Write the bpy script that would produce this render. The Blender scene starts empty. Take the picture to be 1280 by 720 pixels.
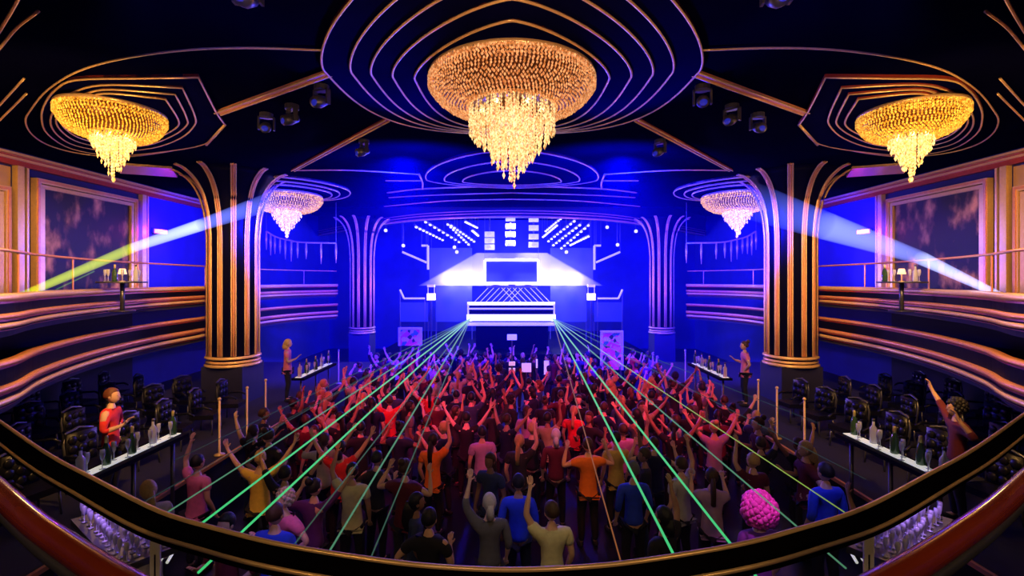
import bpy, bmesh, math, random
from mathutils import Vector, Matrix
R = random.Random(7)
PI = math.pi
SC = bpy.context.scene
COL = SC.collection
F = 600.0; HV = 350.0; CZ = 4.5          # focal length in px, horizon row, eye height
CEIL = CZ + 3.12

def P(u, v, dz):
    "point of the plane dz above the eye that the photograph shows at u, v"
    y = F*dz/(HV - v)
    return Vector(((u-640)/F*y, y, CZ+dz))
def PY(u, v, y):
    return Vector(((u-640)/F*y, y, CZ+(HV-v)/F*y))

# ------------------------------------------------------------------ mesh builder
class MB:
    def __init__(s): s.v = []; s.f = []; s.m = []
    def add(s, vs, fs, mi=0):
        o = len(s.v); s.v += [Vector(p) for p in vs]
        s.f += [tuple(i+o for i in f) for f in fs]; s.m += [mi]*len(fs); return s
    def box(s, c, d, rz=0, mi=0):
        cx, cy, cz = c; hx, hy, hz = d[0]/2, d[1]/2, d[2]/2
        ca, sa = math.cos(rz), math.sin(rz)
        vs = []
        for z in (-hz, hz):
            for x, y in ((-hx,-hy),(hx,-hy),(hx,hy),(-hx,hy)):
                vs.append((cx+x*ca-y*sa, cy+x*sa+y*ca, cz+z))
        return s.add(vs, [(3,2,1,0),(4,5,6,7),(0,1,5,4),(1,2,6,5),(2,3,7,6),(3,0,4,7)], mi)
    def prism(s, poly, z0, z1, mi=0):
        n = len(poly)
        vs = [(p[0],p[1],z0) for p in poly]+[(p[0],p[1],z1) for p in poly]
        fs = [tuple(reversed(range(n))), tuple(range(n,2*n))]
        fs += [(i,(i+1)%n,n+(i+1)%n,n+i) for i in range(n)]
        return s.add(vs, fs, mi)
    def tube(s, pts, r, seg=8, closed=False, mi=0, ry=None):
        pts = [Vector(p) for p in pts]; n = len(pts)
        rr = r if isinstance(r, (list,tuple)) else [r]*n
        up = Vector((0,0,1)); base = len(s.v); vs = []
        for i, p in enumerate(pts):
            a = pts[(i-1)%n] if (closed or i>0) else pts[i]
            b = pts[(i+1)%n] if (closed or i<n-1) else pts[i]
            t = (b-a)
            if t.length < 1e-9: t = Vector((0,1,0))
            t.normalize()
            u = up if abs(t.dot(up)) < .95 else Vector((1,0,0))
            sd = t.cross(u).normalized(); nn = sd.cross(t).normalized()
            for k in range(seg):
                an = 2*PI*k/seg
                vs.append(p + sd*math.cos(an)*rr[i] + nn*math.sin(an)*(rr[i] if ry is None else ry))
        fs = []
        m = n if closed else n-1
        for i in range(m):
            j = (i+1)%n
            for k in range(seg):
                l = (k+1)%seg
                fs.append((i*seg+k, i*seg+l, j*seg+l, j*seg+k))
        if not closed:
            fs.append(tuple(reversed(range(seg)))); fs.append(tuple((n-1)*seg+k for k in range(seg)))
        return s.add(vs, fs, mi)
    def lathe(s, prof, c=(0,0,0), seg=24, mi=0):
        n = len(prof); vs = []
        for r, z in prof:
            for k in range(seg):
                a = 2*PI*k/seg; vs.append((c[0]+r*math.cos(a), c[1]+r*math.sin(a), c[2]+z))
        fs = []
        for i in range(n-1):
            for k in range(seg):
                l = (k+1)%seg; fs.append((i*seg+k, i*seg+l, (i+1)*seg+l, (i+1)*seg+k))
        fs.append(tuple(reversed(range(seg)))); fs.append(tuple((n-1)*seg+k for k in range(seg)))
        return s.add(vs, fs, mi)
    def ball(s, c, r, seg=10, rings=7, mi=0):
        rx, ry, rz = r if isinstance(r,(tuple,list)) else (r,r,r)
        vs = [(c[0],c[1],c[2]+rz)]
        for i in range(1, rings):
            ph = PI*i/rings
            for k in range(seg):
                a = 2*PI*k/seg; vs.append((c[0]+rx*math.sin(ph)*math.cos(a), c[1]+ry*math.sin(ph)*math.sin(a), c[2]+rz*math.cos(ph)))
        vs.append((c[0],c[1],c[2]-rz)); fs = []
        for k in range(seg):
            l = (k+1)%seg; fs.append((0,1+k,1+l))
            for i in range(rings-2): fs.append((1+i*seg+k, 1+(i+1)*seg+k, 1+(i+1)*seg+l, 1+i*seg+l))
            fs.append((1+(rings-2)*seg+k, len(vs)-1, 1+(rings-2)*seg+l))
        return s.add(vs, fs, mi)
    def gem(s, c, r, h):
        x, y, z = c
        return s.add([(x,y,z+h),(x+r,y,z),(x,y+r,z),(x-r,y,z),(x,y-r,z),(x,y,z-h)],
                     [(0,1,2),(0,2,3),(0,3,4),(0,4,1),(5,2,1),(5,3,2),(5,4,3),(5,1,4)])
    def band(s, path, z0, z1, t, closed=False, mi=0, bulge=0.0):
        "moulding that follows a plan path: rounded outer face between z0 and z1, thickness t"
        n = len(path); pts = [Vector((p[0],p[1])) for p in path]
        prof = [(0,z0)]
        if bulge:
            for k in range(5):
                a = PI*k/4; prof.append((-t-bulge*math.sin(a), z0+(z1-z0)*(1-math.cos(a))/2))
        else: prof += [(-t,z0),(-t,z1)]
        prof.append((0,z1)); q = len(prof); vs = []
        for i in range(n):
            a = pts[(i-1)%n] if (closed or i>0) else pts[i]; b = pts[(i+1)%n] if (closed or i<n-1) else pts[i]
            d = (b-a).normalized(); nn = Vector((-d.y, d.x))
            for o, z in prof: vs.append((pts[i].x+nn.x*o, pts[i].y+nn.y*o, z))
        fs = []
        for i in range(n if closed else n-1):
            j = (i+1)%n
            for k in range(q): l=(k+1)%q; fs.append((i*q+k, i*q+l, j*q+l, j*q+k))
        if not closed: fs.append(tuple(range(q))); fs.append(tuple((n-1)*q+k for k in reversed(range(q))))
        return s.add(vs, fs, mi)
    def mesh(s, name, mats, smooth=False):
        me = bpy.data.meshes.new(name)
        me.from_pydata([tuple(v) for v in s.v], [], s.f)
        for m in (mats if isinstance(mats,(list,tuple)) else [mats]): me.materials.append(m)
        me.polygons.foreach_set('material_index', s.m)
        if smooth: me.polygons.foreach_set('use_smooth', [True]*len(me.polygons))
        me.update()
        bm = bmesh.new(); bm.from_mesh(me); bmesh.ops.recalc_face_normals(bm, faces=bm.faces); bm.to_mesh(me); bm.free()
        return me
    def build(s, name, mats, parent=None, smooth=False, **kw):
        return link(name, s.mesh(name, mats, smooth), parent, **kw)

def link(name, me, parent=None, label=None, cat=None, group=None, kind=None, loc=None, rz=0):
    o = bpy.data.objects.new(name, me); COL.objects.link(o)
    if parent is not None: o.parent = parent
    if loc is not None: o.location = loc
    if rz: o.rotation_euler = (0,0,rz)
    tag(o, label, cat, group, kind); return o
def tag(o, label=None, cat=None, group=None, kind=None):
    if label: o['label'] = label
    if cat: o['category'] = cat
    if group: o['group'] = group
    if kind: o['kind'] = kind
    return o
def thing(name, label, cat, loc=(0,0,0), rz=0, group=None):
    return link(name, None, None, label, cat, group, None, loc, rz)
def struct(name, mb, mat, smooth=False): return mb.build(name, mat, None, smooth, kind='structure')
def kids(o): return [c for c in bpy.data.objects if c.parent == o]
def copy_tree(o, parent=None, ch=None):
    c = o.copy(); COL.objects.link(c); c.parent = parent
    for k in (KID.get(o.name) or KID.setdefault(o.name, kids(o))): copy_tree(k, c)
    return c
KID = {}
def dup(o, loc, rz=0, label=None, group=None, scale=None):
    c = copy_tree(o); c.location = loc; c.rotation_euler = (0,0,rz)
    if label: c['label'] = label
    if group: c['group'] = group
    if scale: c.scale = scale if isinstance(scale,tuple) else (scale,)*3
    return c
def cr(pts, n=8, closed=False):
    "smooth curve through points; a point given twice makes a corner"
    if not closed:
        runs = [[pts[0]]]
        for p in pts[1:]:
            if (Vector(p)-Vector(runs[-1][-1])).length < 1e-6: runs.append([p])
            else: runs[-1].append(p)
        out = []
        for r in runs:
            r = [Vector(p) for p in r]
            if len(r) == 1: continue
            for i in range(len(r)-1):
                a = r[i-1] if i>0 else r[i]*2-r[i+1]; b=r[i]; c=r[i+1]; d = r[i+2] if i+2<len(r) else r[i+1]*2-r[i]
                for k in range(n):
                    t=k/n; out.append(.5*((2*b)+(c-a)*t+(2*a-5*b+4*c-d)*t*t+(3*b-a-3*c+d)*t**3))
            out.append(r[-1])
        res = [out[0]]
        for p in out[1:]:
            if (p-res[-1]).length > 1e-5: res.append(p)
        return res
    r = [Vector(p) for p in pts]; m = len(r); out = []
    for i in range(m):
        a,b,c,d = r[i-1], r[i], r[(i+1)%m], r[(i+2)%m]
        if (b-c).length < 1e-6: continue
        if (a-b).length < 1e-6: a = b*2-c
        if (d-c).length < 1e-6: d = c*2-b
        for k in range(n):
            t=k/n; out.append(.5*((2*b)+(c-a)*t+(2*a-5*b+4*c-d)*t*t+(3*b-a-3*c+d)*t**3))
    return out

# ------------------------------------------------------------------ materials
def mat(name, col, rough=.5, metal=0.0, emit=None, es=0.0, noise=None, coat=0.0, trans=0.0, spec=None):
    m = bpy.data.materials.new(name); m.use_nodes = True
    nt = m.node_tree; b = nt.nodes['Principled BSDF']
    b.inputs['Base Color'].default_value = (*col,1); b.inputs['Roughness'].default_value = rough
    b.inputs['Metallic'].default_value = metal; b.inputs['Coat Weight'].default_value = coat
    b.inputs['Transmission Weight'].default_value = trans
    if spec is not None: b.inputs['Specular IOR Level'].default_value = spec
    if emit: b.inputs['Emission Color'].default_value = (*emit,1); b.inputs['Emission Strength'].default_value = es
    if noise:                                     # (scale, amount, bump)
        tc = nt.nodes.new('ShaderNodeTexCoord'); n = nt.nodes.new('ShaderNodeTexNoise')
        n.inputs['Scale'].default_value = noise[0]; n.inputs['Detail'].default_value = 4
        nt.links.new(tc.outputs['Object'], n.inputs['Vector'])
        mx = nt.nodes.new('ShaderNodeMix'); mx.data_type='RGBA'
        mx.inputs['A'].default_value = (*[c*(1-noise[1]) for c in col],1); mx.inputs['B'].default_value = (*[min(1,c*(1+noise[1])) for c in col],1)
        nt.links.new(n.outputs['Fac'], mx.inputs['Factor']); nt.links.new(mx.outputs['Result'], b.inputs['Base Color'])
        if len(noise) > 2:
            bp = nt.nodes.new('ShaderNodeBump'); bp.inputs['Strength'].default_value = noise[2]; bp.inputs['Distance'].default_value=.02
            nt.links.new(n.outputs['Fac'], bp.inputs['Height']); nt.links.new(bp.outputs['Normal'], b.inputs['Normal'])
    return m
M = {}
M['ceiling'] = mat('ceiling_black', (.0012,.0012,.010), .9, noise=(1.5,.4), spec=.0)
M['black'] = mat('black_lacquer', (.003,.003,.005), .5, noise=(3,.3), spec=.04)
M['ledge'] = mat('ledge_black', (.003,.002,.001), .9, noise=(3,.5), spec=0)
M['medal'] = mat('medallion_navy', (.002,.002,.03), .9, noise=(1.5,.4), spec=0)
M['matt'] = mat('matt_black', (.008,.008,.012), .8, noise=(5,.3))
M['floor'] = mat('dark_floor', (.01,.01,.014), .35, noise=(2,.4))
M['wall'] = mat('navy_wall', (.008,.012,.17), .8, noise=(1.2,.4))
M['pedestal'] = mat('pedestal_navy', (.01,.01,.05), .7, noise=(1.2,.4))
M['tan'] = mat('tan_wall_panel', (.50,.30,.10), .6, noise=(3,.25))
M['gold'] = mat('brushed_gold', (.95,.60,.28), .3, .4, noise=(14,.15,.05))
M['copper'] = mat('copper_trim', (.85,.36,.16), .32, .4, noise=(12,.2,.05))
M['red'] = mat('red_bronze', (.42,.055,.02), .35, .2, noise=(9,.25))
M['rail'] = mat('oxblood_lacquer', (.30,.035,.01), .25, .1, noise=(4,.3), coat=.6)
M['glow_gold'] = mat('warm_strip_light', (.9,.6,.4), .4, emit=(1,.52,.28), es=.75)
M['glow_pink'] = mat('pink_strip_light', (.9,.6,.6), .4, emit=(1,.45,.42), es=.7)
M['glow_white'] = mat('white_led', (.9,.9,1), .4, emit=(.80,.74,1), es=1.25)
M['glow_soft'] = mat('lavender_led', (.8,.8,1), .4, emit=(.5,.42,1), es=.7)
M['glow_magenta'] = mat('magenta_led', (1,.3,1), .4, emit=(1,.12,.85), es=6)
M['glow_blue'] = mat('blue_screen', (.02,.03,.2), .4, emit=(.03,.04,1), es=.28, noise=(1.5,.4))
M['lens'] = mat('lamp_lens', (.8,.8,1), .1, emit=(.6,.55,1), es=.75)
M['chair'] = mat('black_leather', (.006,.006,.008), .35, noise=(20,.3,.2), spec=.3)
M['steel'] = mat('dark_steel', (.12,.12,.14), .35, .7, noise=(10,.2))
M['glass_green'] = mat('bottle_glass', (.05,.12,.05), .08, trans=.3, coat=.5, noise=(4,.3))
M['glass_clear'] = mat('clear_glassware', (.75,.75,.9), .08, trans=.35, coat=.4, noise=(4,.1))
M['foil'] = mat('gold_foil', (.9,.7,.25), .3, .5, noise=(20,.2))
M['cloth'] = mat('white_linen', (.75,.72,.78), .8, noise=(8,.1,.2))
M['skin'] = [mat('skin_%d'%i, c, .5, noise=(6,.12)) for i,c in enumerate([(.72,.42,.30),(.50,.28,.18),(.30,.15,.09),(.80,.52,.40)])]
M['eye'] = mat('dark_eye', (.02,.015,.01), .2, noise=(30,.2))
def crystal(name, col, es):  # beads glow by themselves; noise paints their sparkle into the emission
    m = mat(name, (col[0]*.9,col[1]*.8,col[2]*.4), .2, 0, emit=col, es=es, coat=.15)
    nt = m.node_tree; b = nt.nodes['Principled BSDF']
    tc = nt.nodes.new('ShaderNodeTexCoord'); n = nt.nodes.new('ShaderNodeTexNoise'); n.inputs['Scale'].default_value = 26; n.inputs['Detail'].default_value=1
    nt.links.new(tc.outputs['Object'], n.inputs['Vector'])
    r = nt.nodes.new('ShaderNodeMapRange'); r.inputs['From Min'].default_value=.38; r.inputs['From Max'].default_value=.68; r.inputs['To Min'].default_value=es*.18; r.inputs['To Max'].default_value=es*2.2
    nt.links.new(n.outputs['Fac'], r.inputs['Value']); nt.links.new(r.outputs['Result'], b.inputs['Emission Strength'])
    return m
M['cr_amber'] = crystal('amber_crystal', (1,.52,.24), .36)
M['cr_gold'] = crystal('golden_crystal', (1,.55,.07), .55)
M['cr_white'] = crystal('clear_glow_crystal', (1,.74,.38), .62)
M['bulb'] = mat('lit_bulb', (1,.9,.7), .4, emit=(1,.72,.35), es=4)

# ------------------------------------------------------------------ camera, world
cam = bpy.data.cameras.new('camera'); cam.lens = F/1280*36; cam.sensor_width = 36; cam.shift_y = -(360-HV)/1280
cam.clip_start = .05
co = bpy.data.objects.new('camera', cam); COL.objects.link(co); co.location = (0,0,CZ); co.rotation_euler = (PI/2,0,0); SC.camera = co
w = bpy.data.worlds.new('world'); SC.world = w; w.use_nodes = True
w.node_tree.nodes['Background'].inputs['Color'].default_value = (0,0,0,1)
HAZE = 0.0048
vs_ = w.node_tree.nodes.new('ShaderNodeVolumeScatter'); vs_.inputs['Density'].default_value = HAZE; vs_.inputs['Color'].default_value=(.015,.03,1,1); vs_.inputs['Anisotropy'].default_value=.25  # blue light put into the haze colour: it scatters almost only blue
w.node_tree.links.new(vs_.outputs['Volume'], w.node_tree.nodes['World Output'].inputs['Volume'])
nt_ = w.node_tree; gp = nt_.nodes.new('ShaderNodeNewGeometry'); sx = nt_.nodes.new('ShaderNodeSeparateXYZ'); mr = nt_.nodes.new('ShaderNodeMapRange')
mr.interpolation_type = 'SMOOTHSTEP'; mr.inputs['From Min'].default_value = 7.5; mr.inputs['From Max'].default_value = 15; mr.inputs['To Min'].default_value = HAZE*.12; mr.inputs['To Max'].default_value = HAZE*1.6
nt_.links.new(gp.outputs['Position'], sx.inputs[0]); nt_.links.new(sx.outputs['Y'], mr.inputs['Value']); nt_.links.new(mr.outputs['Result'], vs_.inputs['Density'])
w.cycles.homogeneous_volume = False; w.cycles.volume_step_size = 3.5; SC.cycles.volume_step_rate = 1.0
SC.view_settings.view_transform = 'Standard'; SC.view_settings.look = 'None'; SC.view_settings.gamma = 1; SC.view_settings.exposure = 0
SC.view_settings.use_curve_mapping = False
SC.cycles.use_denoising = True
SC.cycles.max_bounces = 4; SC.cycles.diffuse_bounces = 2; SC.cycles.glossy_bounces = 2; SC.cycles.volume_bounces = 0; SC.cycles.transmission_bounces = 3
SC.cycles.transparent_max_bounces = 24; SC.cycles.sample_clamp_indirect = 3; SC.cycles.sample_clamp_direct = 0
SC.cycles.use_adaptive_sampling = False
SC.cycles.volume_max_steps = 14

# ------------------------------------------------------------------ room shell
WX = 12.0
struct('floor', MB().box((0,14,-.1),(24.6,35.6,.2)), M['floor'])
struct('ceiling', MB().box((0,8.4,CEIL+.1),(24.6,24.2,.2)), M['ceiling'])
struct('ceiling_stage', MB().box((0,26,CEIL+.9),(24.6,12,.2)), M['ceiling'])
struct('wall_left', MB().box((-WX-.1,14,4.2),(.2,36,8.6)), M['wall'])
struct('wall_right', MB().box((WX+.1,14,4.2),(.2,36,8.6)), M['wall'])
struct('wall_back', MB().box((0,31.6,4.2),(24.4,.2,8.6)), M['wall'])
struct('wall_front', MB().box((0,-3.6,4.2),(24.4,.2,8.6)), M['matt'])

tn = [0]
def trim(mb, m, smooth=True):
    tn[0] += 1; return struct('trim_%d'%tn[0], mb, m, smooth)

for s in (-1, 1):
    def U(u): return 640 + (u-640)*(-s) if s == 1 else u      # mirror a left-hand column
    # cornice on top of the side wall: three stepped bands
    mb = MB()
    for k,(z,t) in enumerate(((3.0,.26),(2.9,.18),(2.78,.10))):
        mb.box((s*(WX-t/2), 9, CZ+z), (t, 24, .055))
    trim(mb, M['gold'], False)
    trim(MB().box((s*(WX-.06),9,CZ+2.88),(.12,24,.26)), M['red'], False)
    trim(MB().box((s*(WX-.03),9.6,2.4),(.06,11,2.8)), M['matt'], False)  # black sheet added so the lower wall stays dark, shade put into colour
    # tan dado panel above pictures and pilasters
    trim(MB().box((s*(WX-.02),7,CZ+1.0),(.04,8.9,3.4)), M['tan'], False)
    for y in (11.6, 15.5, 19.2):
        trim(MB().box((s*(WX-.07),y,CZ+1.0),(.14,.16,3.5)).box((s*(WX-.05),y+.22,CZ+1.0),(.08,.05,3.5)), M['gold'], False)
    # gold loop on the ceiling round the side medallion
    loop = [(405,63),(320,60),(240,62),(160,72),(100,88),(60,112),(38,138),(32,152),(40,168),(62,182),(100,192),(150,196),(200,191),(256,180)]
    trim(MB().tube([P(U(a),b,3.09) for a,b in cr([(a,b,0) for a,b in loop],6) and [(q.x,q.y) for q in cr([(a,b,0) for a,b in loop],6)]], .015, 6), M['gold'])
    # ceiling beams from the medallion to the side medallion and to the column
    def beam(a, b, wd, m):
        p = P(U(a[0]),a[1],3.06); q = P(U(b[0]),b[1],3.06); d = (q-p).normalized(); n = Vector((-d.y,d.x,0))
        mb = MB()
        for o in (-wd/2, wd/2): mb.tube([p+n*o, q+n*o], .016, 6)
        trim(mb, M['gold'])
        c = (p+q)/2; trim(MB().box((c.x,c.y,c.z+.03),((q-p).length,wd,.04),math.atan2(d.y,d.x)), m, False)
    beam((411,93),(272,143),.11,M['copper'])
    beam((484,151),(366,214),.09,M['red'])
    for pts, r in (([(366,213),(440,213),(524,218)],.02), ([(524,218),(528,228),(528,236)],.03), ([(482,226),(526,226)],.02), ([(484,241),(530,236),(640,232)],.025),
                   ([(486,247),(540,244),(640,241)],.02), ([(480,258),(560,251),(640,249)],.022)):
        if s == -1 or True:
            trim(MB().tube([P(U(q.x),q.y,3.08) for q in cr([(a,b,0) for a,b in pts],6)], r, 6), M['copper'])
    # soffit band between medallion and column
    q = [P(U(a),b,3.06) for a,b in ((150,205),(215,210),(222,221),(150,216))]
    trim(MB().prism([(p.x,p.y) for p in q], CZ+3.04, CZ+3.1), M['gold'], False)
    q = [P(U(a),b,3.06) for a,b in ((258,181),(281,156),(362,212))]
    trim(MB().tube([q[1],q[0]], .03, 6), M['gold'])
    # curved trims in the upper corners
    for pts in ([(-40,110),(0,60),(22,34),(48,14)], [(-30,165),(0,131),(30,98)], [(-30,180),(0,150),(33,117)], [(-20,70),(0,38),(22,0),(34,-30)]):
        trim(MB().tube([P(U(q.x),q.y,3.07) for q in cr([(a,b,0) for a,b in pts],6)], .018, 6), M['gold'])

# proscenium header: convex curved lip with three mouldings
arc = [P(u,v,3.0) for u,v in ((395,290),(440,281),(500,271),(560,266),(640,264),(720,266),(780,271),(840,281),(885,290))]
arc2 = [(p.x,p.y) for p in cr(arc,5)]
struct('wall_proscenium', MB().band(arc2, CZ+2.74, CZ+4.4, -.3), M['matt'])
trim(MB().band(arc2, CZ+2.72, CZ+2.80, .07, bulge=.03), M['copper'])
trim(MB().band(arc2, CZ+2.88, CZ+2.93, .05, bulge=.02), M['copper'])
trim(MB().band(arc2, CZ+3.0, CZ+3.04, .05, bulge=.02), M['copper'])

# ------------------------------------------------------------------ ceiling medallions
def superring(cx, cy, a, bn, bf, e, n=72, ef=None):
    out = []; en = e; ef = ef or e
    for k in range(n):
        t = 2*PI*k/n; c, s_ = math.cos(t), math.sin(t); e = ef if s_>0 else en
        x = a*math.copysign(abs(c)**(2/e), c); y = (bf if s_>0 else bn)*math.copysign(abs(s_)**(2/e), s_)
        out.append((cx+x, cy+y))
    return out
def medallion(label, rings, drop0, drop, fh, lw, edge, ring_m):
    t = thing('ceiling_medallion', label, 'ceiling medallion')
    for i, r in enumerate(rings):
        z = CZ+drop0-i*drop
        pl = MB().prism(r, z, z+fh+ (drop if i else .05)).build('step_panel', M['medal'], t)
        pts = [(p[0],p[1],z) for p in r]
        fs = MB().band(list(reversed(r)) , z-.004, z+fh, .012, closed=True).build('fascia', ring_m, t)
        MB().tube(pts, lw, 6, closed=True).build('edge_moulding', edge, t, True)
    return t
rings = [superring(0,7,a,b,c,1.38,128,2.9) for a,b,c in ((2.74,3.1,3.0),(2.34,2.72,2.84),(2.05,2.34,2.68),(1.74,1.95,2.5),(1.42,1.58,2.3))]
medallion('large stepped black ceiling medallion with five gold-edged pointed rings round the central chandelier', rings, 3.05, .03, .085, .017, M['gold'], M['red'])
rings = [superring(0,14.6,a,bn,bf,1.7,72) for a,bn,bf in ((2.6,3.3,1.3),(2.05,2.4,.9),(1.5,1.5,.5))]
medallion('smaller ceiling medallion of three gold-edged rings seen behind the central chandelier', rings, 3.05, .03, .05, .02, M['copper'], M['red'])
side_r = [
 [(248,97),(248,97),(270,140),(281,156),(281,156),(256,180),(200,190),(140,194),(90,186),(60,168),(52,148),(56,130),(70,112),(95,100),(170,98)],
 [(228,110),(228,110),(243,143),(243,157),(225,173),(190,185),(140,189),(95,182),(71,168),(63,150),(75,128),(100,112),(140,106)],
 [(219,118),(219,118),(233,146),(233,157),(215,170),(185,181),(140,185),(100,178),(79,166),(70,150),(84,130),(108,117),(140,112)],
 [(207,124),(207,124),(222,148),(222,158),(206,168),(180,177),(140,181),(104,174),(84,163),(76,150),(89,133),(112,121),(140,117)]]
for s in (-1,1):
    rr = []
    for i, r in enumerate(side_r):
        dz = 3.06-.03*i
        pts = [P(a if s==-1 else 1280-a, b, dz) for a,b in r]
        rr.append([(p.x,p.y) for p in cr(pts,4,True)])
    t = medallion('stepped hexagonal gold-edged ceiling medallion round the %s chandelier above the balcony'%('left' if s==-1 else 'right'), rr, 3.06, .03, .055, .016, M['gold'], M['red'])
for s in (-1,1):      # far side medallions
    rr = [superring(s*7.5,16.2,a,b,b,1.8,48) for a,b in ((1.95,2.2),(1.6,1.8),(1.35,1.45))]
    medallion('flat gold ceiling medallion over the far %s column'%('left' if s==-1 else 'right'), rr, 3.04, .05, .06, .025, M['gold'], M['copper'])

# ------------------------------------------------------------------ chandeliers
def chandelier(label, loc, rim, drum, bowl_m, core_m, centre, rnd):
    t = thing('chandelier', label, 'chandelier', loc)
    # loc is the ceiling point; z below is negative
    MB().lathe([(rim*.98,0),(rim*1.0,-.02),(rim*1.0,-.07),(rim*.96,-.08)], seg=64).build('canopy_plate', M['gold'], t, True)
    mb = MB(); rows = 19; z0 = -.08; z1 = -.46*(1 if centre else 1.1)
    for i in range(rows):
        an = PI/2*i/(rows-1); r = drum*1.06+(rim-drum*1.06)*math.cos(an); z = z0 + (z1-z0)*math.sin(an)
        n = int(2*PI*r/.052)
        for k in range(n):
            a = 2*PI*(k+.5*(i%2))/n
            mb.gem((r*math.cos(a)+rnd.uniform(-.004,.004), r*math.sin(a), z+rnd.uniform(-.012,.012)), .0165, .026)
    for k in range(int(2*PI*rim/.05)):                 # vertical fringe at the rim
        a = 2*PI*k/int(2*PI*rim/.05)
        for j in range(3): mb.gem((rim*math.cos(a), rim*math.sin(a), -.08-.05*j), .017, .026)
    mb.build('crystal_bowl', bowl_m, t, kind='stuff')
    MB().lathe([(rim*.95,-.085),(rim*.86,-.22),(rim*.7,-.33),(drum,-.42),(drum*.6,-.42),(rim*.3,-.085)], seg=48).build('bowl_frame', M['bowl'], t, True)
    MB().tube([(drum*1.05*math.cos(2*PI*k/40), drum*1.05*math.sin(2*PI*k/40), -.43) for k in range(40)], .022, 6, True).build('drum_ring', M['gold'], t, True)
    mb = MB()
    rs = [1,.86,.7,.54,.38,.22,.06]
    lens = ([.55,.66,.78,.9,1.0,1.1,1.22] if centre else [.32,.42,.52,.6,.7,.8,.9])
    for r_, L in zip(rs, lens):
        r = drum*r_; n = max(4, int(2*PI*r/.075))
        for k in range(n):
            a = 2*PI*k/n + rnd.random()*.2; ll = L*rnd.uniform(.84,1.06); z = -.45
            rr = r
            while z > -.45-ll+.2:
                rr = r*(1 - .35*max(0,(-z-.45)/L-.5))
                mb.gem((rr*math.cos(a), rr*math.sin(a), z), .016, .027); z -= .05
            mb.gem((rr*math.cos(a), rr*math.sin(a), z-.02), .022, .055)
    mb.build('crystal_strands', core_m, t, kind='stuff')
    mb = MB()
    for k in range(6):
        a = 2*PI*k/6; MB().ball((drum*.7*math.cos(a), drum*.7*math.sin(a), -.47), .035, 8, 5).build('bulb', M['bulb'], t, True)
    return t
M['bowl'] = mat('dark_gold_frame', (.16,.06,.015), .4, .3, noise=(10,.3))
chandelier('huge crystal chandelier hanging at the room centre, amber bowl over bright white strands', (0,7,CZ+2.95), 1.2, .62, M['cr_amber'], M['cr_white'], True, random.Random(1))
C_L = (-6.98,8.4,CZ+2.98)
c1 = chandelier('golden crystal chandelier over the left balcony, nearer of the two on that side', C_L, .78, .31, M['cr_gold'], M['cr_white'], False, random.Random(2))
KID.clear()
c2 = dup(c1, (6.98,8.4,CZ+2.98), 1.0, 'golden crystal chandelier over the right balcony, nearer of the two on that side')
c3 = dup(c1, (-7.6,16.2,CZ+2.88), 2.0, 'small distant golden chandelier between the two left fluted columns', scale=(1.45,1.45,1.15))
c4 = dup(c1, (7.6,16.2,CZ+2.88), 3.0, 'small distant golden chandelier between the two right fluted columns', scale=(1.45,1.45,1.15))

# ------------------------------------------------------------------ side balconies
BP = [(-7.0,1.0),(-6.6,3.0),(-6.4,5.0),(-6.72,6.3),(-7.4,7.4),(-8.05,8.8),(-8.55,10.4),(-8.82,12),(-8.95,14),(-9.3,16.5),(-9.35,18.6),(-8.8,20.3),(-7.9,21.6)]
for s in (-1,1):
    side = 'left' if s == -1 else 'right'
    path = [(p.x*(1 if s==-1 else -1), p.y) for p in cr([(a,b,0) for a,b in BP],6)]
    if s == 1: path = list(reversed(path))
    wallside = [(s*(WX-.16), path[-1][1]), (s*(WX-.16), path[0][1])]
    # sweeping direction puts the outer face towards the dance floor
    for lvl, (nm, bands, z0, z1, lab) in enumerate((
        ('upper', ((-.28,-.175,.10,'gold'),(-.515,-.44,.09,'copper'),(-.64,-.565,.07,'gold')), -.66, -.25, 'upper black %s balcony with three gold mouldings and a slim rail under the large picture'),
        ('lower', ((-1.13,-1.05,.09,'copper'),(-1.47,-1.375,.10,'copper'),(-1.64,-1.55,.07,'gold')), -1.66, -1.12, 'lower black %s balcony with three copper and gold mouldings sweeping towards the stage'))):
        t = thing('balcony', lab%side, 'balcony')
        poly = path + wallside
        MB().prism(poly, CZ+z0-.10, CZ+z0+.02).build('floor_slab', M['matt'], t)
        MB().band(path, CZ+z0, CZ+z1, .06).build('fascia', M['black'], t)
        for (a,b,th,m) in bands:
            MB().band(path, CZ+a, CZ+b, th, bulge=.035).build('moulding', M[m], t, True)
            MB().band(path, CZ+a-.03, CZ+a-.002, th*.8).build('moulding_shadow_bead', M['red'], t)
        if lvl == 0:
            MB().tube([(x,y,CZ+.40) for x,y in path], .022, 8).build('handrail', M['copper'], t, True)
            for k in range(3, len(path)-2, 9):
                MB().tube([(path[k][0],path[k][1],CZ-.25),(path[k][0],path[k][1],CZ+.39)], .014, 6).build('post', M['copper'], t)
# terraces at floor level, either side of the dance floor
for s in (-1,1):
    poly = [(s*5.75,4.2),(s*5.75,20.5),(s*WX,20.5),(s*WX,4.2)]
    struct('floor_terrace_%s'%('left' if s==-1 else 'right'), MB().prism(poly, 0, 1.0), M['matt'])
    trim(MB().box((s*5.73,12.35,.97),(.06,16.3,.06)), M['copper'], False)

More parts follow.
